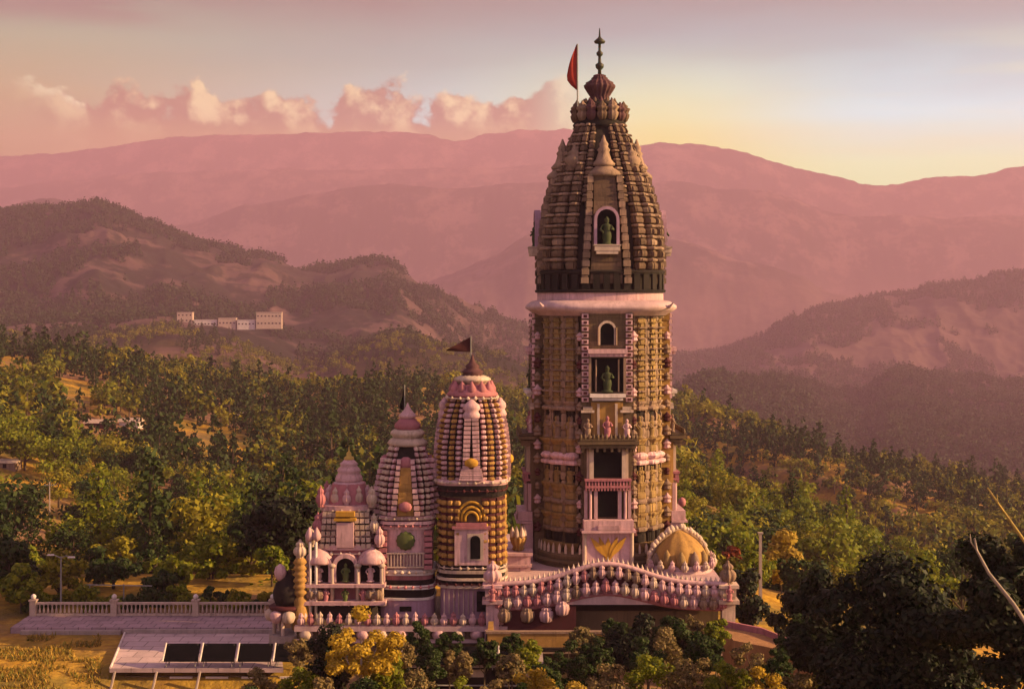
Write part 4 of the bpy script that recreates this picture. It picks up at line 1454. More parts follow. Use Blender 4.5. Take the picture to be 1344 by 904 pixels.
def boss_rows(parent, rows, p, name, mats):
    """garlands of small carved bosses round a body: rows of (photo y, half width px, count, size)"""
    for i, (py, w, n, r) in enumerate(rows):
        b = MB()
        for k in range(n):
            a = 2 * pi * (k + .5 * (i % 2)) / n
            q, t, nn = se_frame(a, p)
            c = q * (w * SY / F)
            s = r * JIT.uniform(.8, 1.2)
            b.lathe([(.2 * s, -s), (.8 * s, -.5 * s), (s, .1 * s), (.55 * s, .7 * s), (.1 * s, 1.2 * s)], 7, (c[0], c[1], zs_(py)))
        b.loft(se_plan(48, p), [(zs_(py) - .3 * r, w * SY / F - r), (zs_(py) - .3 * r, w * SY / F + .25 * r), (zs_(py) + .2 * r, w * SY / F + .25 * r), (zs_(py) + .2 * r, w * SY / F - r)])
        b.build(name, mats[i % len(mats)], parent)


def build_shrine_domed():           # the round topped spire with a dark pennant, third from the left
    root = shrine_root(620, 'ochre and pink shrine with ribbed spire under a pale disc, nearest the tower')
    m = SY / F
    p = 3.2
    hb = 45 * m
    b = MB(); b.loft(se_plan(40, 4.0), [(zs_(815), hb * .92), (zs_(766), hb * .92)]); low = b.build('base', LILAC, root)
    b = MB(); b.box((.9, -hb * .92 - .03, zs_(784)), (1.15, .16, 1.25)); b.build('doorway', VOID, low)
    b = MB()
    for x in np.linspace(-1.7, .1, 7): b.box((x, -hb * .92 - .05, zs_(785)), (.05, .1, 1.5))
    b.build('door_leaf', CREAM, low)
    b = MB()
    for py0, py1, s in [(767, 763, 1.02), (757, 754, 1.04), (748, 744, 1.02)]: b.loft(se_plan(40, 4.0), [(zs_(py0), hb * s), (zs_(py1), hb * s)])
    b.mi = 1
    for py0, py1, s in [(763, 757, .96), (754, 748, .96), (744, 738, .98)]: b.loft(se_plan(40, 4.0), [(zs_(py0), hb * s), (zs_(py1), hb * s)])
    b.build('moulding', [CREAM, DARKSHADE], root)
    body = MB(); body.loft(se_plan(40, 4.0), [(zs_(738), hb * .90), (zs_(648), hb * .90)]); bo = body.build('body', BEIGE, root)
    for a in angles((-45, -34, -24, 24, 34)):
        b = MB()
        for i in range(9):
            z0 = zs_(738) + (zs_(650) - zs_(738)) * i / 9; h = (zs_(650) - zs_(738)) / 9
            b.mi = 0; stack(b, a, lambda z: hb * .90, z0, z0 + h * .6, .20, .26, 4.0, HALF_OCT, PILLOW)
            b.mi = 1; stack(b, a, lambda z: hb * .90, z0 + h * .58, z0 + h * .95, .22, .12, 4.0, SQ, FLAT)
        b.build('rib', [OCHRE, MAROON], root)
    # front panel with an arched window
    yb = -hb * .90
    b = MB(); b.box((0, yb - .10, zs_(713)), (2.1, .34, zs_(690) - zs_(737))); pan = b.build('front_panel', PINK, bo)
    b = MB(); b.box((.25, yb - .28, zs_(713)), (1.0, .08, 1.65)); b.build('window_surround', CREAM, pan)
    b = MB(); b.prism(arch_poly(.62, 1.45, 8), yb - .36, yb - .2, (.25, 0, zs_(728))); b.build('window', VOID, pan)
    b = MB(); b.box((0, yb - .16, zs_(688)), (2.4, .5, .16)); b.box((0, yb - .1, zs_(684)), (1.9, .4, .2)); b.build('ledge', ROSE, pan)
    b = MB()
    for i, s in enumerate((1.0, .72, .45)):
        b.sm = True
        arch_frame(b, 1.4 * s, 1.1 * s, .16, yb - .14 - .05 * i, yb + .1, (0, 0, zs_(680)))
    b.build('arch_relief', YELLOW, bo)
    b = MB(); b.loft(se_plan(40, 4.0), [(zs_(648), hb * .98), (zs_(634), hb * 1.0)]); b.build('dark_band', DARKSHADE, root)
    b = MB(); b.loft(se_plan(40, 4.0), [(zs_(634), hb * 1.04), (zs_(631), hb * 1.07), (zs_(627), hb * 1.02)]); b.build('sill', PINK, root)
    R = spire(root, 628, 520, [(632, 46), (600, 46.5), (570, 44), (545, 39), (525, 32), (515, 28)], angles((-59, -45, -33, -22, 22, 33)), p, 16, [OCHRE, PINK, OCHRE, PINK, PINK, OCHRE], .185, .32, DARKSHADE)
    for q in range(4):
        b = MB(); b.at((0, 0, 0), q * pi / 2)
        for i in range(12):
            z0 = zs_(612) + (zs_(545) - zs_(612)) * i / 12; h = (zs_(545) - zs_(612)) / 12
            y = -R(z0) + .02
            for s in (-1, 1): b.box((s * (.34 - .01 * i), y, z0 + h * .4), (.42, .4, h * .75))
        for i in range(5):
            z0 = zs_(627) + (zs_(612) - zs_(627)) * i / 5
            b.box((0, -R(z0) + .02, z0 + .08), (1.5 - .05 * i, .46, .12))
        bay = b.build('bay', PINK, root)
        b = MB(); b.at((0, 0, 0), q * pi / 2); b.sm = True
        y = -R(zs_(540)) + .05
        b.lathe([(.5, zs_(548)), (.62, zs_(545)), (.5, zs_(541)), (.42, zs_(538)), (.56, zs_(535)), (.5, zs_(530)), (.3, zs_(527)), (.1, zs_(523))], 14, (0, y, 0), sy=.7)
        b.build('bay_finial', PINK, bay)
        b = MB(); b.at((0, 0, 0), q * pi / 2); b.sm = True
        b.lathe([(.1, -.3), (.38, -.18), (.46, 0), (.38, .18), (.1, .3)], 14, (0, -R(zs_(603)) - .15, zs_(604)), sy=.5)
        b.build('boss', YELLOW, bay)
    b = MB(); onion(b, [(521, 32), (518, 34), (514, 30), (508, 24), (505, 22)], 24); b.build('shoulder', ROSE, root)
    b = MB()
    for k in range(12):
        a = 2 * pi * k / 12
        b.at((cos(a) * 1.22, sin(a) * 1.22, 0)); b.sm = True
        b.lathe([(.1, zs_(520)), (.28, zs_(515)), (.3, zs_(510)), (.16, zs_(505)), (.04, zs_(500))], 8)
    b.build('petals', ROSE, root)
    b = MB(); onion(b, [(507, 17), (503, 19), (500.5, 24), (498, 24.5), (495.5, 21), (493, 14)], 28, 14, .10); b.build('disc', CREAM, root)
    b = MB(); onion(b, [(494, 15), (491, 12), (489, 15), (487, 12.5), (484, 8), (481.5, 9.5), (479, 7), (476, 4), (472, 2.5), (466, .8)], 18); b.build('cap', PLUM, root)

    boss_rows(root, [(630, 48, 30, .11), (641, 45, 30, .10), (741, 44, 30, .11), (762, 46, 30, .10), (522, 33, 22, .12)], 4.0, 'boss_garland', [CREAM, MAROON])


def build_shrine_pink():            # pink ribbed spire with tall yellow panel
    root = shrine_root(535, 'slim pink shrine with a pointed conical cap and tall yellow panel on its ribbed spire')
    m = SY / F
    hb = 36 * m
    P4 = se_plan(40, 4.0)
    b = MB(); b.loft(P4, [(zs_(818), hb), (zs_(782), hb)]); low = b.build('base', LILAC, root)
    b = MB(); b.box((0, -hb - .01, zs_(795)), (.75, .1, .3)); b.build('slot_window', VOID, low)
    b = MB()
    for py0, py1, s in [(784, 781, 1.04), (770, 765, 1.06), (752, 745, 1.03)]: b.loft(P4, [(zs_(py0), hb * s), (zs_(py1), hb * s)])
    b.mi = 1
    for py0, py1, s in [(781, 770, .98), (765, 758, .99)]: b.loft(P4, [(zs_(py0), hb * s), (zs_(py1), hb * s)])
    b.mi = 2
    b.loft(P4, [(zs_(758), hb * .97), (zs_(752), hb * .97)])
    b.build('moulding', [WHITE, DARKSHADE, ROSE], root)
    b = MB(); b.loft(P4, [(zs_(745), hb * .93), (zs_(690), hb * .93)]); bo = b.build('body', PINK, root)
    yb = -hb * .93
    for s in (-1, 1):
        b = MB()
        for i in range(7):
            z0 = zs_(744) + (zs_(692) - zs_(744)) * i / 7; h = (zs_(692) - zs_(744)) / 7
            b.box((s * 1.42, yb + .15, z0 + h * .4), (.5, .8, h * .68))
        b.build('block_column', ROSE, bo)
    b = MB(); b.sm = True
    b.at((0, yb - .02, zs_(707)), 0, radians(90)); b.lathe([(.62, -.02), (.60, .12), (.48, .16), (.1, .2)], 24, (0, 0, 0), 12, .1)
    b.build('round_medallion', GREENP, bo)
    b = MB()
    for x in np.linspace(-1.1, 1.1, 12): b.box((x, yb - .08, zs_(732)), (.07, .14, .75))
    b.box((0, yb - .08, zs_(723)), (2.4, .2, .08)); b.box((0, yb - .08, zs_(741)), (2.4, .2, .08))
    b.build('rail', CREAM, bo)
    b = MB()
    for py0, py1, s in [(692, 688, 1.0), (686, 682, 1.02), (680, 675, 1.04)]: b.loft(P4, [(zs_(py0), hb * s), (zs_(py1), hb * s)])
    b.mi = 1
    b.loft(P4, [(zs_(688), hb * .95), (zs_(686), hb * .95)]); b.loft(P4, [(zs_(682), hb * .97), (zs_(680), hb * .97)])
    b.build('ledge', [PINK, MAROON], root)
    R = spire(root, 675, 584, [(676, 37), (655, 38), (635, 36), (612, 31), (595, 26), (580, 21)], angles((-58, -45, -33, 33)), 3.2, 12, [PINK, CREAM, PINK, CREAM], .165, .30, DARKSHADE)
    for q in range(4):
        b = MB(); b.at((0, 0, 0), q * pi / 2)
        n = 12
        for i in range(n):
            z0 = zs_(674) + (zs_(612) - zs_(674)) * i / n; h = (zs_(612) - zs_(674)) / n
            b.box((0, -R(z0) + .12, z0 + h / 2), (1.02 - .035 * i, .5 + (.08 if i % 2 else 0), h * 1.0))
        pan = b.build('panel', OCHRE, root)
        for s in (-1, 1):
            b = MB(); b.at((0, 0, 0), q * pi / 2)
            for i in range(10):
                z0 = zs_(674) + (zs_(600) - zs_(674)) * i / 10; h = (zs_(600) - zs_(674)) / 10
                b.box((s * (.74 - .035 * i), -R(z0) + .05, z0 + h * .4), (.34 - .01 * i, .6, h * .7))
            b.build('block_column', PINK, pan)
        b = MB(); b.at((0, 0, 0), q * pi / 2); b.sm = True
        b.lathe([(.1, -.32), (.36, -.2), (.44, 0), (.36, .2), (.1, .32)], 14, (0, -R(zs_(660)) - .18, zs_(662)), sy=.5)
        b.build('boss', ROSE, pan)
        b = MB(); b.at((0, 0, 0), q * pi / 2); b.sm = True
        b.lathe([(.30, -.35), (.42, -.25), (.48, 0), (.40, .22), (.16, .4)], 14, (0, -R(zs_(607)) + .0, zs_(607)), sy=.6)
        b.build('boss', ROSE, pan)
    b = MB(); onion(b, [(586, 25), (583, 27), (579, 24), (576, 20)], 24, 12, .06); b.build('shoulder', CREAM, root)
    b = MB(); onion(b, [(578, 18), (574, 20), (571, 23), (568, 22), (565, 18)], 24, 12, .06); d = b.build('disc', CREAM, root)
    b = MB(); onion(b, [(566, 15), (562, 17.5), (558, 17), (554, 13), (551, 11)], 24, 10, .12); b.build('lotus_bulb', ROSE, root)
    b = MB(); onion(b, [(552, 8), (548, 11.5), (546, 11.5), (543, 8), (539, 5), (535, 2.5), (530, .6)], 18); b.build('cap', PINK, root)

    boss_rows(root, [(678, 38, 26, .10), (688, 37, 26, .09), (748, 37, 26, .11), (767, 38, 26, .10)], 4.0, 'boss_garland', [CREAM, ROSE])


def build_shrine_small():           # the broad, low one on the left with round hoods
    root = shrine_root(458, 'short broad pink shrine with lotus dome and round hooded niches, leftmost shrine')
    m = SY / F
    P4 = se_plan(40, 3.6)
    X = lambda px: (px - 458) * 89 / F
    b = MB(); b.loft(P4, [(zs_(812), 46 * m), (zs_(788), 46 * m)]); b.build('base', DARKSHADE, root)
    b = MB(); b.loft(P4, [(zs_(788), 40 * m), (zs_(718), 38 * m)]); bo = b.build('body', ROSE, root)
    yb = -40 * m
    # arched front porches
    for px, w, mm in ((424, 26, PINK), (459, 24, PINK), (491, 26, PINK)):
        b = MB(); b.prism(arch_poly(w * m, zs_(726) - zs_(758)), yb - .12, yb + .3, (X(px), 0, zs_(758))); op = b.build('niche_opening', VOID, bo)
        b = MB(); arch_frame(b, w * m, zs_(727) - zs_(758), .26, yb - .42, yb + .2, (X(px), 0, zs_(758))); b.build('hood', mm, op)
        b = MB(); statue(b, (X(px), yb - .22, zs_(758)), 1.15); b.build('carved_figure', GREENP if px == 459 else PINK, op)
    for px in (407, 442, 475, 506):
        b = MB(); b.sm = True
        b.tube([(X(px), yb - .35, zs_(788)), (X(px), yb - .35, zs_(735))], .13, 10)
        b.lathe([(.13, 0), (.26, .16), (.14, .3)], 10, (X(px), yb - .35, zs_(740)))
        b.lathe([(.28, 0), (.28, .12), (.16, .3)], 10, (X(px), yb - .35, zs_(788)))
        b.build('pillar', CREAM, bo)
    b = MB(); b.box((0, yb - .2, zs_(762)), (104 * m, 1.0, .2)); b.box((0, yb - .25, zs_(784)), (106 * m, 1.1, .22)); b.build('ledge', PINK, bo)
    for px, mm in ((418, CREAM), (434, ROSE), (482, ROSE), (496, CREAM), (459, GREENP)):
        b = MB(); statue(b, (X(px), yb - .5, zs_(783)), .95); b.build('carved_figure', mm, bo)
    for px in (415, 425, 491, 501):
        b = MB(); b.sm = True
        b.lathe([(.1, -.34), (.34, -.22), (.40, 0), (.32, .22), (.1, .34)], 24, (X(px), yb - .38, zs_(774)), 8, .3)
        b.build('lotus_boss', STONEL, bo)
    # round canopies either side of the front
    for px in (424, 492):
        b = MB(); b.sm = True
        b.lathe([(.86, 0), (.90, .12), (.82, .4), (.55, .72), (.2, .88), (.05, 1.05)], 18, (X(px), yb + .1, zs_(735)), 12, .08)
        b.build('round_canopy', PINK, root)
    # corner turrets at mid height
    for sx in (-1, 1):
        for sy in (-1, 1):
            for (dx, py, r) in ((44, 714, .34), (36, 697, .36), (33, 664, .34)):
                b = MB(); b.sm = True
                yy = -.93 * dx * m if sy < 0 else .93 * dx * m
                pot(b, (sx * dx * m, yy, zs_(py)), r, 1.35, 8, .2)
                b.build('turret', [PINK, CREAM, ROSE][(dx + sx) % 3], root)
    b = MB()
    for py0, py1, w0, w1 in [(718, 712, 42, 42), (706, 700, 36, 35), (694, 688, 34, 33), (682, 676, 32, 32), (668, 662, 35, 35)]:
        b.loft(P4, [(zs_(py0), w0 * m), (zs_(py1), w1 * m)])
    b.mi = 1
    for py0, py1, w0 in [(712, 706, 32), (700, 694, 30), (688, 682, 29), (676, 668, 30)]:
        b.loft(P4, [(zs_(py0), w0 * m), (zs_(py1), w0 * m)])
    b.build('tier', [PINK, MAROON], root)
    for s in (-1, 1):
        for x in (16, 23, 30):
            b = MB()
            for i in range(6):
                z0 = zs_(716) + (zs_(668) - zs_(716)) * i / 6; h = (zs_(668) - zs_(716)) / 6
                b.box((s * x * m * (1 - .02 * i), -36 * m * (1 - .02 * i), z0 + h * .4), (.26, .5, h * .7))
            b.build('block_column', CREAM, root)
    b = MB(); b.box((0, -34 * m - .1, zs_(698)), (22 * m, .8, zs_(682) - zs_(714))); pan = b.build('front_panel', PINK, root)
    b = MB(); b.box((0, -35 * m - .1, zs_(678)), (28 * m, .9, .16)); b.box((0, -35 * m - .1, zs_(671)), (24 * m, .8, .3)); b.build('ledge', YELLOW, pan)
    b = MB(); b.loft(P4, [(zs_(662), 26 * m), (zs_(636), 21 * m)]); dr = b.build('drum', ROSE, root)
    for k in range(10):
        a = 2 * pi * (k + .5) / 10
        b = MB(); b.at((cos(a) * 26 * m, sin(a) * 26 * m, 0)); b.sm = True
        pot(b, (0, 0, zs_(662)), .30, 1.15, 8, .22, 16)
        b.build('lotus_pot', PINK if k % 2 else CREAM, dr)
    b = MB(); onion(b, [(641, 18), (637, 22), (634, 18)], 24, 12, .08); b.build('disc', PINK, root)
    b = MB(); onion(b, [(635, 16), (632, 18.5), (627, 17), (622, 14), (620, 16), (617, 14), (613, 10.5), (611, 12.5), (608, 9), (604, 5)], 24, 12, .08); b.build('dome', PINK, root)
    b = MB(); onion(b, [(606, 6), (603, 7), (600, 3), (597, 3.5), (594, 1), (588, .4)], 14); b.build('finial', GOLD, root)

    boss_rows(root, [(723, 40, 22, .12), (711, 38, 22, .11), (691, 35, 20, .12), (668, 34, 20, .12), (765, 42, 26, .12), (787, 46, 28, .12)], 3.6, 'boss_garland', [CREAM, MAROON, PINK])


build_shrine_domed()
build_shrine_pink()
build_shrine_small()


def build_podium():
    root = empty('shrine_podium', ((532 - CX) / F * 90, 90.5, -3.8), 0, 'low podium carrying the three shrines, its edge set with pink lotus knobs', 'podium')
    x0, x1 = (392 - CX) / F * 87 - root.location.x, (664 - CX) / F * 87 - root.location.x
    w, c = x1 - x0, (x0 + x1) / 2
    top = SZ0 + 3.8 - .02
    b = MB(); b.box((c, 0, top / 2), (w, 8.6, top)); b.build('wall', BEIGE, root)
    yf = -4.3
    b = MB(); b.box((c, yf - .1, top - .12), (w + .2, .5, .3)); b.box((c, yf - .06, top - .9), (w + .1, .36, .2)); b.build('edge', PINKSLAB, root)
    for i, x in enumerate(np.linspace(x0 + .3, x1 - .3, 22)):
        b = MB(); b.sm = True; pot(b, (x, yf - .15, top + .02), .26, .85, 8, .2, 16)
        b.build('lotus_knob', [PINK, ROSE, CREAM][i % 3], root)
    for i, x in enumerate(np.linspace(x0 + .6, x1 - .6, 11)):
        b = MB(); b.sm = True; b.lathe([(.1, -.35), (.36, -.22), (.44, 0), (.36, .22), (.1, .35)], 14, (x, yf - .12, top - .5), 8, .2)
        b.build('lotus_boss', PINK if i % 2 else CREAM, root)


build_podium()


def flag(px, Y, py_foot, py_top, cloth, label, m, thick=.02, pole_r=.035, shift=(0, 0)):
    x, y, z = at(px, py_foot, Y)
    root = empty('flag', (x, y, z), 0, label, 'flag')
    s = Y / F
    b = MB(); b.tube([(0, 0, 0), (0, 0, (py_foot - py_top) * s)], pole_r, 8); b.build('pole', METAL, root)
    # cloth: outline sampled as rows from hoist to fly, rippled, with thickness
    hoist, fly = cloth
    n, k = 9, 7
    V = []
    for side in (0, 1):
        for i in range(n):
            t = i / (n - 1)
            for j in range(k):
                u = j / (k - 1)
                a = (np.interp(t, [q[0] for q in hoist], [q[1] for q in hoist]), np.interp(t, [q[0] for q in hoist], [q[2] for q in hoist]))
                c = (np.interp(t, [q[0] for q in fly], [q[1] for q in fly]), np.interp(t, [q[0] for q in fly], [q[2] for q in fly]))
                X = (a[0] + (c[0] - a[0]) * u - px) * s
                Zz = (py_foot - (a[1] + (c[1] - a[1]) * u)) * s
                V.append((X, .14 * sin(u * 5 + t * 3) * u + .05 * u + side * thick, Zz))
    fs = []
    o = n * k
    for i in range(n - 1):
        for j in range(k - 1):
            a = i * k + j
            fs += [(a, a + 1, a + k + 1, a + k), (a + o, a + o + k, a + o + k + 1, a + o + 1)]
    edge = [j for j in range(k)] + [i * k + k - 1 for i in range(1, n)] + [(n - 1) * k + j for j in range(k - 2, -1, -1)] + [i * k for i in range(n - 2, 0, -1)]
    for a, c in zip(edge, edge[1:] + edge[:1]): fs.append((a, a + o, c + o, c))
    b = MB(); b.sm = True; b.add(V, fs); b.build('cloth', m, root)


flag(758, 94.8, 140, 58, ([(0, 757, 58), (1, 757.5, 118)], [(0, 756, 60), (.3, 748, 80), (.6, 744, 98), (.8, 745, 108), (1, 757, 118)]),
     'red pennant hanging from a pole beside the top of the tall tower', REDCLOTH, pole_r=.05)
flag(618, 90, 478, 441, ([(0, 618, 442), (1, 618, 462)], [(0, 586, 459), (1, 586, 460.5)]),
     'dark triangular pennant flying left above the ochre shrine', BLACKCLOTH)
flag(531, 90, 540, 505, ([(0, 531.5, 506), (1, 531, 538)], [(0, 530, 508), (.35, 527.5, 522), (.7, 524, 533), (1, 526, 538)]),
     'black pennant hanging limp above the slim pink shrine', VOID)


def build_banner_niche():           # small yellow lotus niche between the ochre shrine and the tower
    x, y, z = at(680, 745, 92)
    root = empty('lotus_shrine', (x, y, z), 0, 'tiny yellow lotus niche on a pink pedestal between the ochre shrine and the tower', 'small shrine')
    s = 92 / F
    b = MB(); b.box((0, 0, 0.0), (1.6, 1.6, 2.0)); b.box((0, -.1, 1.05), (1.9, 1.9, .16)); b.box((0, -.1, .3), (1.8, 1.8, .14)); b.box((0, 0, -1.6), (1.9, 1.9, 1.5)); b.build('pedestal', PINK, root)
    b = MB(); b.sm = True; b.lathe([(.25, 1.12), (.42, 1.25), (.34, 1.4), (.5, 1.7), (.58, 1.95), (.5, 2.1)], 36, (0, 0, 0), 9, .3); b.build('lotus', OCHRE, root)
    b = MB()
    for k in range(7):
        a = 2 * pi * k / 7
        b.at((cos(a) * .42, sin(a) * .42, 2.0)); b.lathe([(.05, 0), (.18, .15), (.14, .4), (.02, .7)], 8)
    b.build('petals', CREAM, root)


build_banner_niche()


def build_kiosk():
    x, y, z = at(378, 832, 88)
    root = empty('kiosk', (x, y, z), 0, 'small pavilion with dark bulbous dome, pink petal skirt and round ball, left of the shrines', 'pavilion')
    Z = lambda py: (832 - py) * 88 / F
    b = MB()
    for k in range(6):
        a = 2 * pi * k / 6 + .3
        b.tube([(cos(a) * .85, sin(a) * .85, -.6), (cos(a) * .85, sin(a) * .85, Z(808))], .12, 8)
    b.build('column', CREAM, root)
    b = MB(); b.lathe([(1.2, -.8), (1.2, .12)], 16); b.build('floor', CONCRETE, root)
    for k in range(8):
        a = 2 * pi * k / 8 + .2
        b = MB(); b.sm = True
        b.lathe([(.08, -.5), (.3, -.4), (.42, -.1), (.36, .15), (.1, .3)], 12, (cos(a) * 1.05, sin(a) * 1.05, Z(803)))
        b.build('petal', PINK if k % 2 else CREAM, root)
    b = MB(); b.sm = True; b.lathe([(1.15, Z(797)), (1.2, Z(794)), (1.0, Z(792))], 24); b.build('eave', MAROON, root)
    b = MB(); b.sm = True; b.lathe([(.75, Z(793)), (.92, Z(785)), (.95, Z(776)), (.78, Z(765)), (.45, Z(757)), (.2, Z(753)), (.05, Z(748))], 24, (0, 0, 0), 12, .06); b.build('dome', DARKSHADE, root)
    b = MB(); b.sm = True; b.lathe([(.08, Z(762)), (.30, Z(757)), (.40, Z(750)), (.30, Z(743)), (.06, Z(739))], 16, (-.45, -.2, 0)); b.build('ball', PINK, root)
    # a tall golden carved post beside it
    x, y, z = at(394, 800, 87.5)
    r2 = empty('carved_post', (x, y, z), 0, 'ornate orange carved post topped by a pot, at the left corner of the shrine podium', 'post')
    b = MB(); b.sm = True
    pr = [(.5, -1.2), (.5, .2), (.36, .35), (.48, .6), (.3, .8)]
    for i in range(6): pr += [(.30, .9 + i * .38), (.46, 1.05 + i * .38), (.40, 1.2 + i * .38)]
    b.lathe(pr + [(.2, 3.3)], 14, (0, 0, 0), 7, .15); b.build('shaft', OCHRE, r2)
    b = MB(); b.sm = True; pot(b, (0, 0, 3.2), .42, 1.3); b.build('pot', CREAM, r2)
    x, y, z = at(411, 795, 87.5)
    r3 = empty('lamp_column', (x, y, z), 0, 'thin white twin column with round heads beside the leftmost shrine', 'column')
    b = MB(); b.sm = True
    for q in (-.18, .18): b.tube([(q, 0, -1), (q, 0, 4.0)], .09, 8)
    b.build('shaft', WHITE, r3)
    b = MB(); b.sm = True
    for q in (-.22, .22): b.lathe([(.05, 4.0), (.24, 4.15), (.28, 4.4), (.2, 4.6), (.04, 4.9)], 12, (q, 0, 0), 8, .15)
    b.build('head', PINK, r3)


build_kiosk()
# ------------------------------------------------------------------ terrace, sheds and yard on the left and in front
def wx(px, Y): return (px - CX) / F * Y


def build_terrace():
    z = -2.72
    x0, x1 = wx(28, 95.5), wx(366, 95.5)
    b = MB(); b.box(((x0 + x1) / 2, 95.4, z - .35), (x1 - x0, 4.0, .7)); tag(b.build('terrace', paved('terrace_floor', (0.36, 0.24, 0.27), 0.9)), kind='structure')
    Y = 96.9
    root = empty('balustrade', (0, Y, z), 0, 'long cream balustrade with slim balusters along the back of the terrace', 'balustrade')
    xa, xb = wx(44, Y), wx(362, Y)
    b = MB(); b.box(((xa + xb) / 2, 0, .86), (xb - xa, .26, .13)); b.build('handrail', CREAM, root)
    b = MB(); b.box(((xa + xb) / 2, 0, .09), (xb - xa, .28, .14)); b.build('base_rail', CREAM, root)
    posts = [wx(p, Y) for p in (44, 150, 257, 358)]
    for x in posts:
        b = MB(); b.box((x, 0, .52), (.42, .42, 1.04)); b.box((x, 0, 1.08), (.54, .54, .09)); po = b.build('post', CREAM, root)
        b = MB(); b.sm = True; b.lathe([(.06, 1.12), (.15, 1.2), (.19, 1.32), (.13, 1.44), (.03, 1.5)], 12, (x, 0, 0)); b.build('ball', WHITE, po)
    n = 58
    me = None
    for i in range(n):
        x = xa + (xb - xa) * (i + .5) / n
        if min(abs(x - q) for q in posts) < .3: continue
        if me is None:
            b = MB(); b.sm = True; b.lathe([(.05, .155), (.085, .2), (.095, .34), (.05, .52), (.045, .66), (.075, .72), (.06, .79)], 8)
            o = b.build('baluster', CREAM, root, loc=(x, 0, 0)); me = o.data
        else:
            link('baluster', me, root, (x, 0, 0))
    # kerb wall of the lawn
    b = MB(); b.box((wx(92, 93), 93.2, -3.1), (wx(160, 93) - wx(28, 93), .35, .5)); tag(b.build('kerb', CONCRETE), kind='structure')
    # sand beige lamp post with two arms behind the rail
    x, y, zz = at(80, 806, 98.2)
    root = empty('street_lamp', (x, y, z - 1.0), 0, 'thin grey street lamp with two short arms behind the balustrade', 'street lamp')
    top = zpy(730, 98.2) - z + 1.0
    b = MB(); b.tube([(0, 0, -1.5), (0, 0, top)], [.09, .05], 8); b.build('pole', METAL, root)
    for s in (-1, 1):
        b = MB(); b.tube([(0, 0, top - .1), (s * .35, 0, top + .06), (s * .55, 0, top + (.1 if s < 0 else -.02))], .035, 6); ar = b.build('arm', METAL, root)
        b = MB(); b.box((s * .72, 0, top + (.12 if s < 0 else -.04)), (.5, .22, .09), taper=.8); b.build('lamp_head', WHITE, ar)
    # thin pole farther down the slope
    x, y, zz = at(65, 668, 150)
    root = empty('utility_pole', (x, y, hz(x, y)), 0, 'slim pale pole among the trees on the left slope', 'pole')
    t = zpy(632, 150) - hz(x, y)
    b = MB(); b.tube([(0, 0, -1), (0, 0, t)], [.10, .06], 8); b.build('shaft', CONCRETE, root)
    b = MB(); b.box((0, 0, t - .35), (1.2, .1, .1)); b.build('crossarm', METAL, root)
    # thin signal mast with crossbar behind the rail
    x, y, zz = at(140, 812, 99)
    root = empty('clothes_line_frame', (x, y, z), 0, 'low dark pipe frame standing just behind the balustrade', 'pipe frame')
    b = MB()
    for q in (-1.2, 1.2): b.tube([(q, 0, -.8), (q, 0, 1.75)], .045, 6)
    b.build('upright', METAL, root)
    b = MB(); b.tube([(-1.5, 0, 1.7), (3.2, 0, 1.62)], .04, 6); b.build('bar', METAL, root)


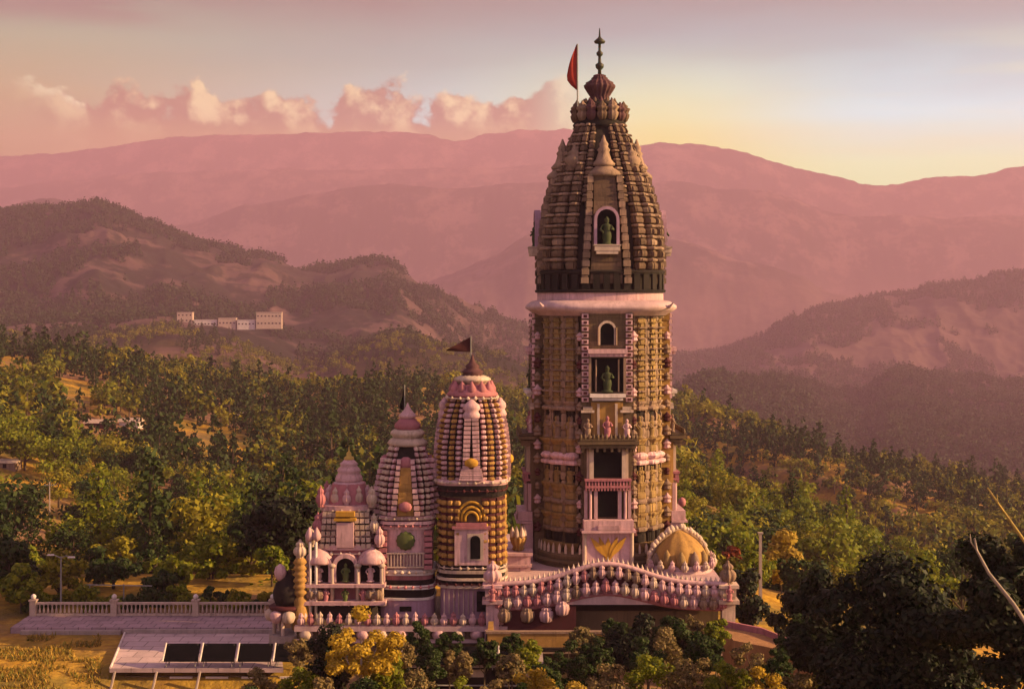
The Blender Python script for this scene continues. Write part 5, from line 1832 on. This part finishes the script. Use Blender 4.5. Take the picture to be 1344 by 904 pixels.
def build_sheds():
    # flat pink roofed shed in front of the terrace
    z = -2.95
    root = empty('flat_roof_shed', (0, 88.0, -5.6), 0, 'flat roofed shed with wide pinkish slab roof in front of the terrace', 'shed')
    L = lambda zz: zz + 5.6
    xb0, xb1, xf0, xf1 = wx(163, 93.0), wx(364, 93.0), wx(143, 84.0), wx(372, 84.0)
    b = MB()
    V = [(xb0, 5.0, L(z)), (xb1, 5.0, L(z)), (xf1, -4.0, L(z)), (xf0, -4.0, L(z))]
    V = V + [(x, y, q - .24) for x, y, q in V]
    b.add(V, [(3, 2, 1, 0), (4, 5, 6, 7), (0, 1, 5, 4), (1, 2, 6, 5), (2, 3, 7, 6), (3, 0, 4, 7)])
    b.build('roof', paved('roof_slabs', (0.50, 0.36, 0.37), 1.3), root)
    b = MB(); b.box(((xb0 + xb1) / 2, 4.86, L(z) + .12), (xb1 - xb0, .22, .24)); b.build('upstand', CONCRETE, root)
    b = MB(); b.tube([(xb0 + .08, 4.9, L(z) + .05), (xf0 + .08, -3.95, L(z) + .05)], .07, 6); b.build('edge_pipe', WHITE, root)
    b = MB(); b.box(((xf0 + xf1) / 2 + .2, .6, L(z) / 2 - .3), (xf1 - xf0 - 1.2, 8.4, L(z) - .5)); w = b.build('wall', BEIGE, root)
    for px in (238, 285, 332, 382):
        b = MB(); b.box((wx(px, 84.4), -3.64, L(z) - .85), (1.35, .1, .55)); o = b.build('window', WHITE, w)
    for px in (150, 205, 262):
        b = MB(); b.tube([(wx(px, 83.6), -4.3, L(z) - .1), (wx(px, 83.6) - .55, -4.7, -.2)], .08, 6); b.build('prop', CONCRETE, root)
    # rows of dark tilted sheets on roof frames
    def panel(px0, px1, py0, py1, Y, lab):
        x0, x1 = wx(px0, Y), wx(px1, Y)
        zt, zb = zpy(py0, Y + .9), zpy(py1, Y)
        r = empty('dark_panel', ((x0 + x1) / 2, Y, zb), 0, lab, 'dark panel', 'rows of dark tilted panels')
        w = (x1 - x0) / 2 - .05
        h = zt - zb
        b = MB()
        b.add([(-w, 0, 0), (w, 0, 0), (w, .9, h), (-w, .9, h), (-w, .06, -.06), (w, .06, -.06), (w, .96, h - .06), (-w, .96, h - .06)],
              [(0, 1, 2, 3), (7, 6, 5, 4), (0, 4, 5, 1), (1, 5, 6, 2), (2, 6, 7, 3), (3, 7, 4, 0)])
        b.build('sheet', DARKPANEL, r)
        b = MB(); b.tube([(-w - .03, -.04, -.02), (-w - .03, .9, h + .03)], .05, 6); b.build('edge_bar', WHITE, r)
        for s in (-1, 1):
            b = MB(); b.tube([(s * w * .85, .85, h - .05), (s * w * .85, .85, min(-.05, z - zb))], .035, 6); b.tube([(s * w * .85, .1, 0), (s * w * .85, .1, -.35)], .03, 6); b.build('leg', METAL, r)
    for i, (a, c) in enumerate(((213, 260), (262, 308), (310, 356), (358, 400))):
        panel(a, c, 844, 867, 83.9, ('dark tilted panel at the left end of the row on the pink slab roof', 'second dark tilted panel from the left on the pink slab roof',
                                     'third dark tilted panel from the left on the pink slab roof', 'dark tilted panel at the right end of the pink slab roof row')[i])
    for i, (a, c) in enumerate(((532, 588), (590, 652), (654, 704))):
        panel(a, c, 848, 871, 78.6, ('dark tilted panel, left one of three below the podium', 'dark tilted panel, middle one of three below the podium',
                                     'dark tilted panel, right one of three below the podium')[i])
    root = empty('lean_to_shed', (wx(618, 79.5), 80.4, -5.2), 0, 'low dark shed under three tilted panels below the shrines', 'shed')
    w = wx(712, 79.5) - wx(522, 79.5)
    zt = zpy(872, 78.6) + 5.2
    b = MB(); b.box((0, .2, zt - .12), (w, 3.6, .2)); b.build('roof', CONCRETE, root)
    b = MB(); b.box((0, .3, (zt - .22) / 2), (w - .4, 3.0, zt - .22)); wl = b.build('wall', DARKSHADE, root)
    for px in (557, 620, 680):
        b = MB(); b.box((wx(px, 78.6) - wx(618, 79.5), -1.24, zt - .62), (1.25, .1, .42)); b.build('window', CREAM, wl)
    b = MB(); b.tube([(-w / 2, -1.75, zt - 1.15), (w / 2, -1.75, zt - 1.2)], .05, 6); b.build('gutter_pipe', METAL, root)


def build_ramp():
    # sloping path going down to the right of the hall
    P = [(948, 822, 84.0), (1000, 832, 82.5), (1040, 848, 80.5), (1082, 868, 78.0)]
    b = MB()
    V = []
    for px, py, Y in P:
        x, y, z = at(px, py, Y)
        V += [(x, y, z), (x + .3, y - 2.3, z - .25), (x + .3, y - 2.3, z - 3.2), (x, y, z - 3.2)]
    fs = []
    for i in range(len(P) - 1):
        for j in range(4):
            a, c = i * 4 + j, i * 4 + (j + 1) % 4
            fs.append((a, c, c + 4, a + 4))
    fs += [(3, 2, 1, 0), (12, 13, 14, 15)]
    b.add(V, fs); tag(b.build('ramp', paint('ramp_earth', (0.42, 0.22, 0.10), 0.6, (0.12, 0.05, 0.03))), kind='structure')
    root = empty('parapet_wall', (0, 0, 0), 0, 'low rose coloured wall running down beside the sloping path', 'wall')
    b = MB()
    for (p0, q0, Y0), (p1, q1, Y1) in zip(P[:-1], P[1:]):
        A, B = at(p0, q0, Y0), at(p1, q1, Y1)
        V = [(A[0], A[1] + .05, A[2] - .3), (B[0], B[1] + .05, B[2] - .3), (B[0], B[1] + .05, B[2] + .35), (A[0], A[1] + .05, A[2] + .35)]
        V += [(x, y + .25, z) for x, y, z in V]
        b.add(V, [(0, 1, 2, 3), (7, 6, 5, 4), (0, 4, 5, 1), (1, 5, 6, 2), (2, 6, 7, 3), (3, 7, 4, 0)])
    b.build('wall', ROSE, root)
    x, y, z = at(998, 765, 100)
    root = empty('concrete_post', (x, y, hz(x, y)), radians(1), 'plain pale concrete post standing among dark bushes right of the hall', 'post')
    t = zpy(700, 100) - hz(x, y)
    b = MB(); b.box((0, 0, t / 2 - .5), (.24, .2, t + 1.0), taper=.8); b.build('shaft', CONCRETE, root)
    b = MB(); b.box((0, 0, t + .04), (.36, .32, .1)); b.build('cap', CONCRETE, root)
    x, y, z = at(895, 690, 108)
    root = empty('globe_lamp', (x, y, TZ - .8), 0, 'pink globe on a thin dark pole behind the golden canopy', 'lamp')
    t = zpy(665, 108) - TZ + .8
    b = MB(); b.tube([(0, 0, -8), (0, 0, t)], .05, 6); b.build('pole', MAROON, root)
    b = MB(); b.sm = True; b.lathe([(.05, 0), (.26, .12), (.32, .38), (.24, .62), (.04, .74)], 12, (0, 0, t)); b.build('globe', ROSE, root)


def build_far_houses():
    def house(px0, px1, py0, py1, Y, lab, m=WHITE, roofm=None, name='building', rows=1, deep=.6):
        Y = ground_hit(*((110, 421) if px1 < 150 else (300, 431)), 1230, 2300)
        x0, x1 = wx(px0, Y), wx(px1, Y)
        zt, zb = zpy(py0, Y), zpy(py1, Y)
        w, h = x1 - x0, zt - zb
        d = max(4.0, w * deep if w < 20 else 10.0)
        xc = (x0 + x1) / 2
        g = zb - 2.0
        r = empty(name, (xc, Y + d / 2, g), radians(4), lab, 'building')
        H = zt - g
        b = MB(); b.box((0, 0, H / 2), (w, d, H)); wl = b.build('wall', m, r)
        b = MB(); b.box((0, 0, H + .12), (w + .8, d + .8, .3)); b.build('roof', roofm or m, r)
        nw = max(2, int(w / 3.2))
        for rr in range(rows):
            for i in range(nw):
                b = MB(); b.box((-w / 2 + w * (i + .5) / nw, -d / 2 - .03, H - h * (rr + .5) / rows), (min(1.5, w / nw * .5), .12, min(1.4, h / rows * .45))); b.build('window', VOID, wl)
    house(232, 252, 410, 424, 905, 'small two storey white block at the left end of the far row', CREAM, rows=2)
    house(254, 284, 420, 430, 900, 'low white building, left one of the long far row', WHITE, rows=1)
    house(286, 309, 417.5, 430, 900, 'low white building in the middle of the long far row', CREAM, rows=1)
    house(311, 334, 420, 430, 900, 'low white building, right one of the long far row', WHITE, rows=1)
    house(336, 369, 410, 429, 903, 'taller pale block at the right end of the long far row', CREAM, rows=2)
    house(206, 224, 416, 423, 903, 'tiny pale house left of the far row', STONEL, rows=1)
    house(98, 130, 411, 420, 915, 'small white building standing apart on the far hillside, left', WHITE)
    def hut(px, py, w, h, Y0, Y1, lab, m, roofm):
        Y = ground_hit(px, py, Y0, Y1)
        x = wx(px, Y)
        g = hz(x, Y)
        s = Y / F
        W, H = w * s, h * s
        r = empty('hut', (x, Y, g), radians(-8), lab, 'hut')
        b = MB(); b.box((0, 0, H * .3 - .4), (W, W * .6, H * .6 + .8)); wl = b.build('wall', m, r)
        b = MB()
        e_ = W * .58; d = W * .38
        b.add([(-e_, -d, H * .6), (e_, -d, H * .6), (e_, d, H * .6), (-e_, d, H * .6), (-e_, 0, H), (e_, 0, H)],
              [(3, 2, 1, 0), (0, 1, 5, 4), (2, 3, 4, 5), (1, 2, 5), (3, 0, 4)])
        b.build('roof', roofm, r)
        b = MB(); b.box((W * .1, -W * .3 - .03, H * .25), (W * .14, .1, H * .45)); b.build('doorway', VOID, wl)
    RED = paint('red_tin', (0.36, 0.12, 0.06), 0.5)
    hut(311, 549, 24, 9, 200, 600, 'low pale roofed hut in the middle of the left woods', STONEL, WHITE)
    hut(172, 560, 26, 12, 180, 560, 'white walled hut on the golden clearing', WHITE, CREAM)
    hut(130, 561, 30, 11, 180, 560, 'brown walled hut beside the white one on the clearing', MAROON, CREAM)
    hut(8, 614, 34, 11, 150, 500, 'pale roofed hut at the left edge among trees', STONEL, CREAM)
    hut(205, 652, 32, 11, 130, 400, 'red roofed hut low in the left woods', STONE, RED)
    hut(0, 668, 22, 20, 125, 400, 'orange gabled hut cut by the left edge', OCHRE, OCHRE)
    hut(352, 640, 26, 14, 125, 300, 'grey tin roofed hut behind the nearly black tree', STONE, LILAC)


build_terrace()
build_sheds()
build_ramp()
build_far_houses()


# ------------------------------------------------------------------ single trees and bushes near the camera
def big_plant(name, px, py_top, Y, w_px, mats, label, cat, seed, leaf=.17, nleaf=2600, nclump=22, shape='round', clump=.34, h=None, group=None, ground=None, squash=1.0, bark=None):
    x = wx(px, Y)
    g = hz(x, Y) if ground is None else ground
    h = zpy(py_top, Y) - g
    rx = w_px * Y / F / 2
    rz = min(h * .5, rx * 1.15 * squash) if shape == 'round' else h * .46
    k = Kind(h, rx, rz, max(.3, h - 2 * rz), nclump, nleaf, leaf, mats, seed, shape, clump, max(.06, rx * .05), bark)
    return k.place(name, (x, Y, g), 1.0, label, cat, group)


def build_near_plants():
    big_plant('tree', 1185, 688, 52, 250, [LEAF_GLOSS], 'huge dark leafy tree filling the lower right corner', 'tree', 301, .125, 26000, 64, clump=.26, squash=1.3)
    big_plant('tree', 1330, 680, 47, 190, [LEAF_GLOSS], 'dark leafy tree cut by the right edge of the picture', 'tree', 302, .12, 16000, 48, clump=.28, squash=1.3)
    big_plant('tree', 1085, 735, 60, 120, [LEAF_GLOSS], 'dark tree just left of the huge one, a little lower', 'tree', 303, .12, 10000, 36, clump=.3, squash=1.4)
    big_plant('tree', 978, 735, 93, 62, [LEAF_GLOSS], 'narrow dark tree beside the concrete post', 'tree', 304, .2, 2200, 18, clump=.4, squash=1.6)
    big_plant('tree', 1025, 694, 118, 60, [LEAF_YELLOW], 'yellow green tree behind the concrete post', 'tree', 305, .24, 1700, 18, clump=.4, squash=1.3)
    big_plant('tree', 1050, 762, 88, 80, [LEAF_GLOSS], 'dark tree between the concrete post and the huge tree', 'tree', 316, .17, 3200, 22, clump=.36, squash=1.4)
    big_plant('bush', 958, 712, 112, 40, [LEAF_RED], 'reddish leaved bush right of the hall corner', 'bush', 306, .22, 900, 10, squash=1.2)
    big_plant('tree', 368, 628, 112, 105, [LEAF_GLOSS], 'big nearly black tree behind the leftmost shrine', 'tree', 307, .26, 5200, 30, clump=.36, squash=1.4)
    big_plant('tree', 330, 670, 118, 60, [LEAF_DARK], 'dark green tree left of the nearly black one', 'tree', 308, .26, 2200, 18, squash=1.5)
    big_plant('tree', 12, 700, 103, 90, [LEAF_DARK, LEAF_OLIVE], 'dark green tree at the left edge beside the terrace', 'tree', 309, .24, 3200, 22, squash=1.5)
    big_plant('tree', 28, 735, 99, 60, [LEAF_OLIVE], 'olive bush at the left end of the balustrade', 'bush', 310, .2, 2000, 18, squash=1.4)
    big_plant('tree', 474, 784, 64, 122, [LEAF_YELLOW], 'bright yellow leaved tree in front of the leftmost shrine', 'tree', 311, .09, 6500, 44, clump=.18, bark=PALE_BARK)
    big_plant('tree', 436, 820, 67.5, 80, [LEAF_GLOSS], 'round dark tree below the bright yellow one', 'tree', 312, .10, 6500, 26, clump=.4, squash=1.2)
    big_plant('tree', 828, 788, 76, 78, [LEAF_GLOSS], 'dark leafy tree in front of the hall wall', 'tree', 313, .11, 6000, 26, clump=.38, squash=1.4)
    big_plant('bush', 896, 806, 77, 72, [LEAF_DARK], 'dark olive bush in front of the right part of the hall', 'bush', 314, .11, 4600, 24, squash=1.2)
    big_plant('bush', 1022, 812, 79.0, 18, [LEAF_GLOSS], 'small dark upright shrub on the sloping path', 'bush', 315, .12, 420, 8, squash=2.0)
    # belt of scrub along the bottom of the picture
    rng = np.random.default_rng(5)
    belt = [(872, 798, 78, 50, 3), (905, 802, 78, 46, 0), (812, 802, 78, 44, 3), (672, 822, 75, 34, 3), (548, 812, 77, 36, 3), (930, 826, 72, 50, 3), (520, 826, 74, 50, 0), (590, 822, 76, 40, 3), (690, 836, 72, 46, 1), (765, 818, 76, 44, 0), (392, 830, 78, 40, 0), (850, 826, 72, 60, 3), (940, 806, 77, 40, 1), (560, 838, 70, 56, 3), (600, 842, 71, 50, 0), (636, 832, 74, 46, 3), (745, 838, 73, 70, 3), (785, 828, 74, 60, 3), (870, 812, 75, 66, 0), (925, 822, 73, 60, 3), (668, 846, 70, 46, 0), (1048, 800, 72, 70, 3), (1020, 842, 66, 60, 3), (715, 858, 68, 50, 3), (345, 872, 68, 70, 0), (392, 858, 66, 70, 1), (425, 880, 60, 60, 0), (505, 846, 66, 62, 1), (548, 872, 64, 72, 0), (606, 880, 60, 70, 1), (650, 884, 62, 60, 0),
            (700, 868, 63, 66, 2), (745, 880, 60, 70, 2), (800, 866, 61, 80, 0), (852, 850, 64, 84, 1), (905, 846, 63, 80, 0), (955, 858, 62, 74, 1), (985, 832, 68, 66, 0),
            (1000, 872, 58, 80, 2), (1045, 866, 60, 76, 0), (1085, 846, 62, 70, 1), (1120, 838, 60, 70, 0), (1150, 858, 55, 80, 1), (1200, 866, 54, 90, 0), (1250, 878, 52, 80, 3),
            (1040, 892, 54, 90, 3), (900, 884, 56, 80, 3), (790, 892, 55, 80, 3), (480, 884, 58, 70, 3), (1310, 884, 50, 90, 1), (560, 895, 55, 80, 3), (330, 898, 60, 60, 3), (690, 893, 56, 60, 3)]
    kinds = [(LEAF_BROWN, 'brownish'), (LEAF_OLIVE, 'olive'), (LEAF_YELLOW, 'yellow'), (LEAF_DARK, 'dark green')]
    place = lambda px: 'near the bottom left' if px < 480 else 'below the panels and shed' if px < 720 else 'below the hall' if px < 980 else 'at the foot of the dark trees'
    for i, (px, py, Y, w, k) in enumerate(belt):
        m, word = kinds[k]
        lab = word + ' scrub bush in the foreground ' + place(px)
        big_plant('scrub_bush', px, py, Y, w, [m], lab, 'bush', 400 + i, .075, 4600, 30, clump=.27, squash=1.2, group=word + ' scrub ' + place(px))
    # trees crowding up behind the balustrade
    for i in range(26):
        px = 20 + i * 13.8 + rng.uniform(-8, 8)
        Y = rng.uniform(102, 124)
        v = rng.choice([0, 0, 1, 1, 2])
        mats, word = ([LEAF_DARK], 'dark green') if v == 0 else ([LEAF_OLIVE], 'olive green') if v == 1 else ([LEAF_GOLD], 'golden')
        big_plant('bushy_tree', px, rng.uniform(700, 772), Y, rng.uniform(50, 84), mats, word + ' bushy tree just behind the balustrade', 'tree', 500 + i, .19, 1500, 18,
                  clump=.36, squash=1.25, group=word + ' trees behind the balustrade')
    for i in range(30):
        px = 22 + i * 11.6 + rng.uniform(-5, 5)
        v = rng.choice([0, 1, 1, 2])
        mats, word = ([LEAF_DARK], 'dark green') if v == 0 else ([LEAF_OLIVE], 'olive green') if v == 1 else ([LEAF_GOLD], 'golden')
        big_plant('bush', px, rng.uniform(762, 788), rng.uniform(98.6, 103), rng.uniform(28, 50), mats, 'low ' + word + ' bush against the back of the balustrade', 'bush', 600 + i, .14, 700, 12,
                  clump=.4, squash=1.0, group='low ' + word + ' bushes behind the balustrade')
    for i in range(12):
        px = 905 + i * 40 + rng.uniform(-12, 12)
        Y = rng.uniform(104, 128)
        v = rng.choice([0, 1, 2])
        mats, word = ([LEAF_DARK], 'dark green') if v == 0 else ([LEAF_OLIVE], 'olive green') if v == 1 else ([LEAF_GOLD], 'golden')
        big_plant('bushy_tree', px, rng.uniform(690, 750), Y, rng.uniform(56, 84), mats, word + ' bushy tree on the bank behind the hall, right', 'tree', 540 + i, .2, 1400, 18,
                  clump=.36, squash=1.3, group=word + ' trees on the right bank')
    # bare stems curving in from the right
    for lab, P, r, m in (('pale bare curved stem rising from the right edge', [(1368, 850, 40), (1330, 792, 41), (1298, 752, 42), (1282, 722, 42.5), (1279, 706, 42.5)], .055, PALE_BARK),
                         ('thin yellowish bare twig leaning over the dark tree at the right edge', [(1372, 756, 38), (1346, 712, 38.5), (1318, 672, 39), (1296, 640, 39.5)], .045, LEAFY)):
        pts = [at(*p) for p in P]
        x, y = pts[0][0], pts[0][1]
        g = hz(x, y)
        r_ = empty('bare_stem', (x, y, g), 0, lab, 'stem')
        b = MB(); b.sm = True
        loc = [(0, 0, -.3), (.02, 0, (pts[0][2] - g) * .5)] + [(p[0] - x, p[1] - y, p[2] - g) for p in pts]
        b.tube(loc, [r * 1.6, r * 1.5] + list(np.linspace(r * 1.3, r * .5, len(pts))), 8); b.build('stalk', m, r_)
        b = MB(); b.sm = True
        q = loc[-2]; b.tube([q, (q[0] - .18, q[1], q[2] + .25), (q[0] - .2, q[1], q[2] + .5)], [r * .5, r * .4, r * .2], 6); b.build('side_twig', m, r_)


def build_grass():
    rng = np.random.default_rng(9)
    n = 15000
    Y = rng.uniform(74, 92.8, n); px = rng.uniform(-30, 215, n)
    x = wx(1.0, 1.0) * 0 + (px - CX) / F * Y
    k = (fbm(x / 2.2, Y / 2.2, 71, 3) > 0.47) & ~((Y > 83.5) & (px > 132))
    x, Y = x[k], Y[k]
    z = height(x, Y)
    m = len(x)
    h = rng.uniform(.10, .34, m); a = rng.uniform(0, pi, m); w_ = rng.uniform(.03, .07, m); le = rng.normal(0, .12, (m, 2))
    V = np.zeros((m, 4, 3))
    for q, (s, t) in enumerate(((-1, 0), (1, 0), (.25, 1), (-.25, 1))):
        V[:, q, 0] = x + np.cos(a) * w_ * s + le[:, 0] * t
        V[:, q, 1] = Y + np.sin(a) * w_ * s + le[:, 1] * t
        V[:, q, 2] = z - .03 + h * t
    tag(link('grass', raw_mesh('grass', V.reshape(-1, 3), quad_ix(m), [DRYGRASS])), 'tufts of dry golden grass on the lawn at the lower left', 'grass', kind='stuff')


DRYGRASS = foliage('dry_grass', [(0.30, 0.17, 0.03), (0.45, 0.27, 0.05), (0.20, 0.14, 0.03), (0.12, 0.12, 0.02)], 0.3)
build_grass()
LEAFY = paint('dry_stem', (0.45, 0.31, 0.08), 0.3, (0.15, 0.09, 0.03), 0.8, 0.3, 3.0)
build_near_plants()
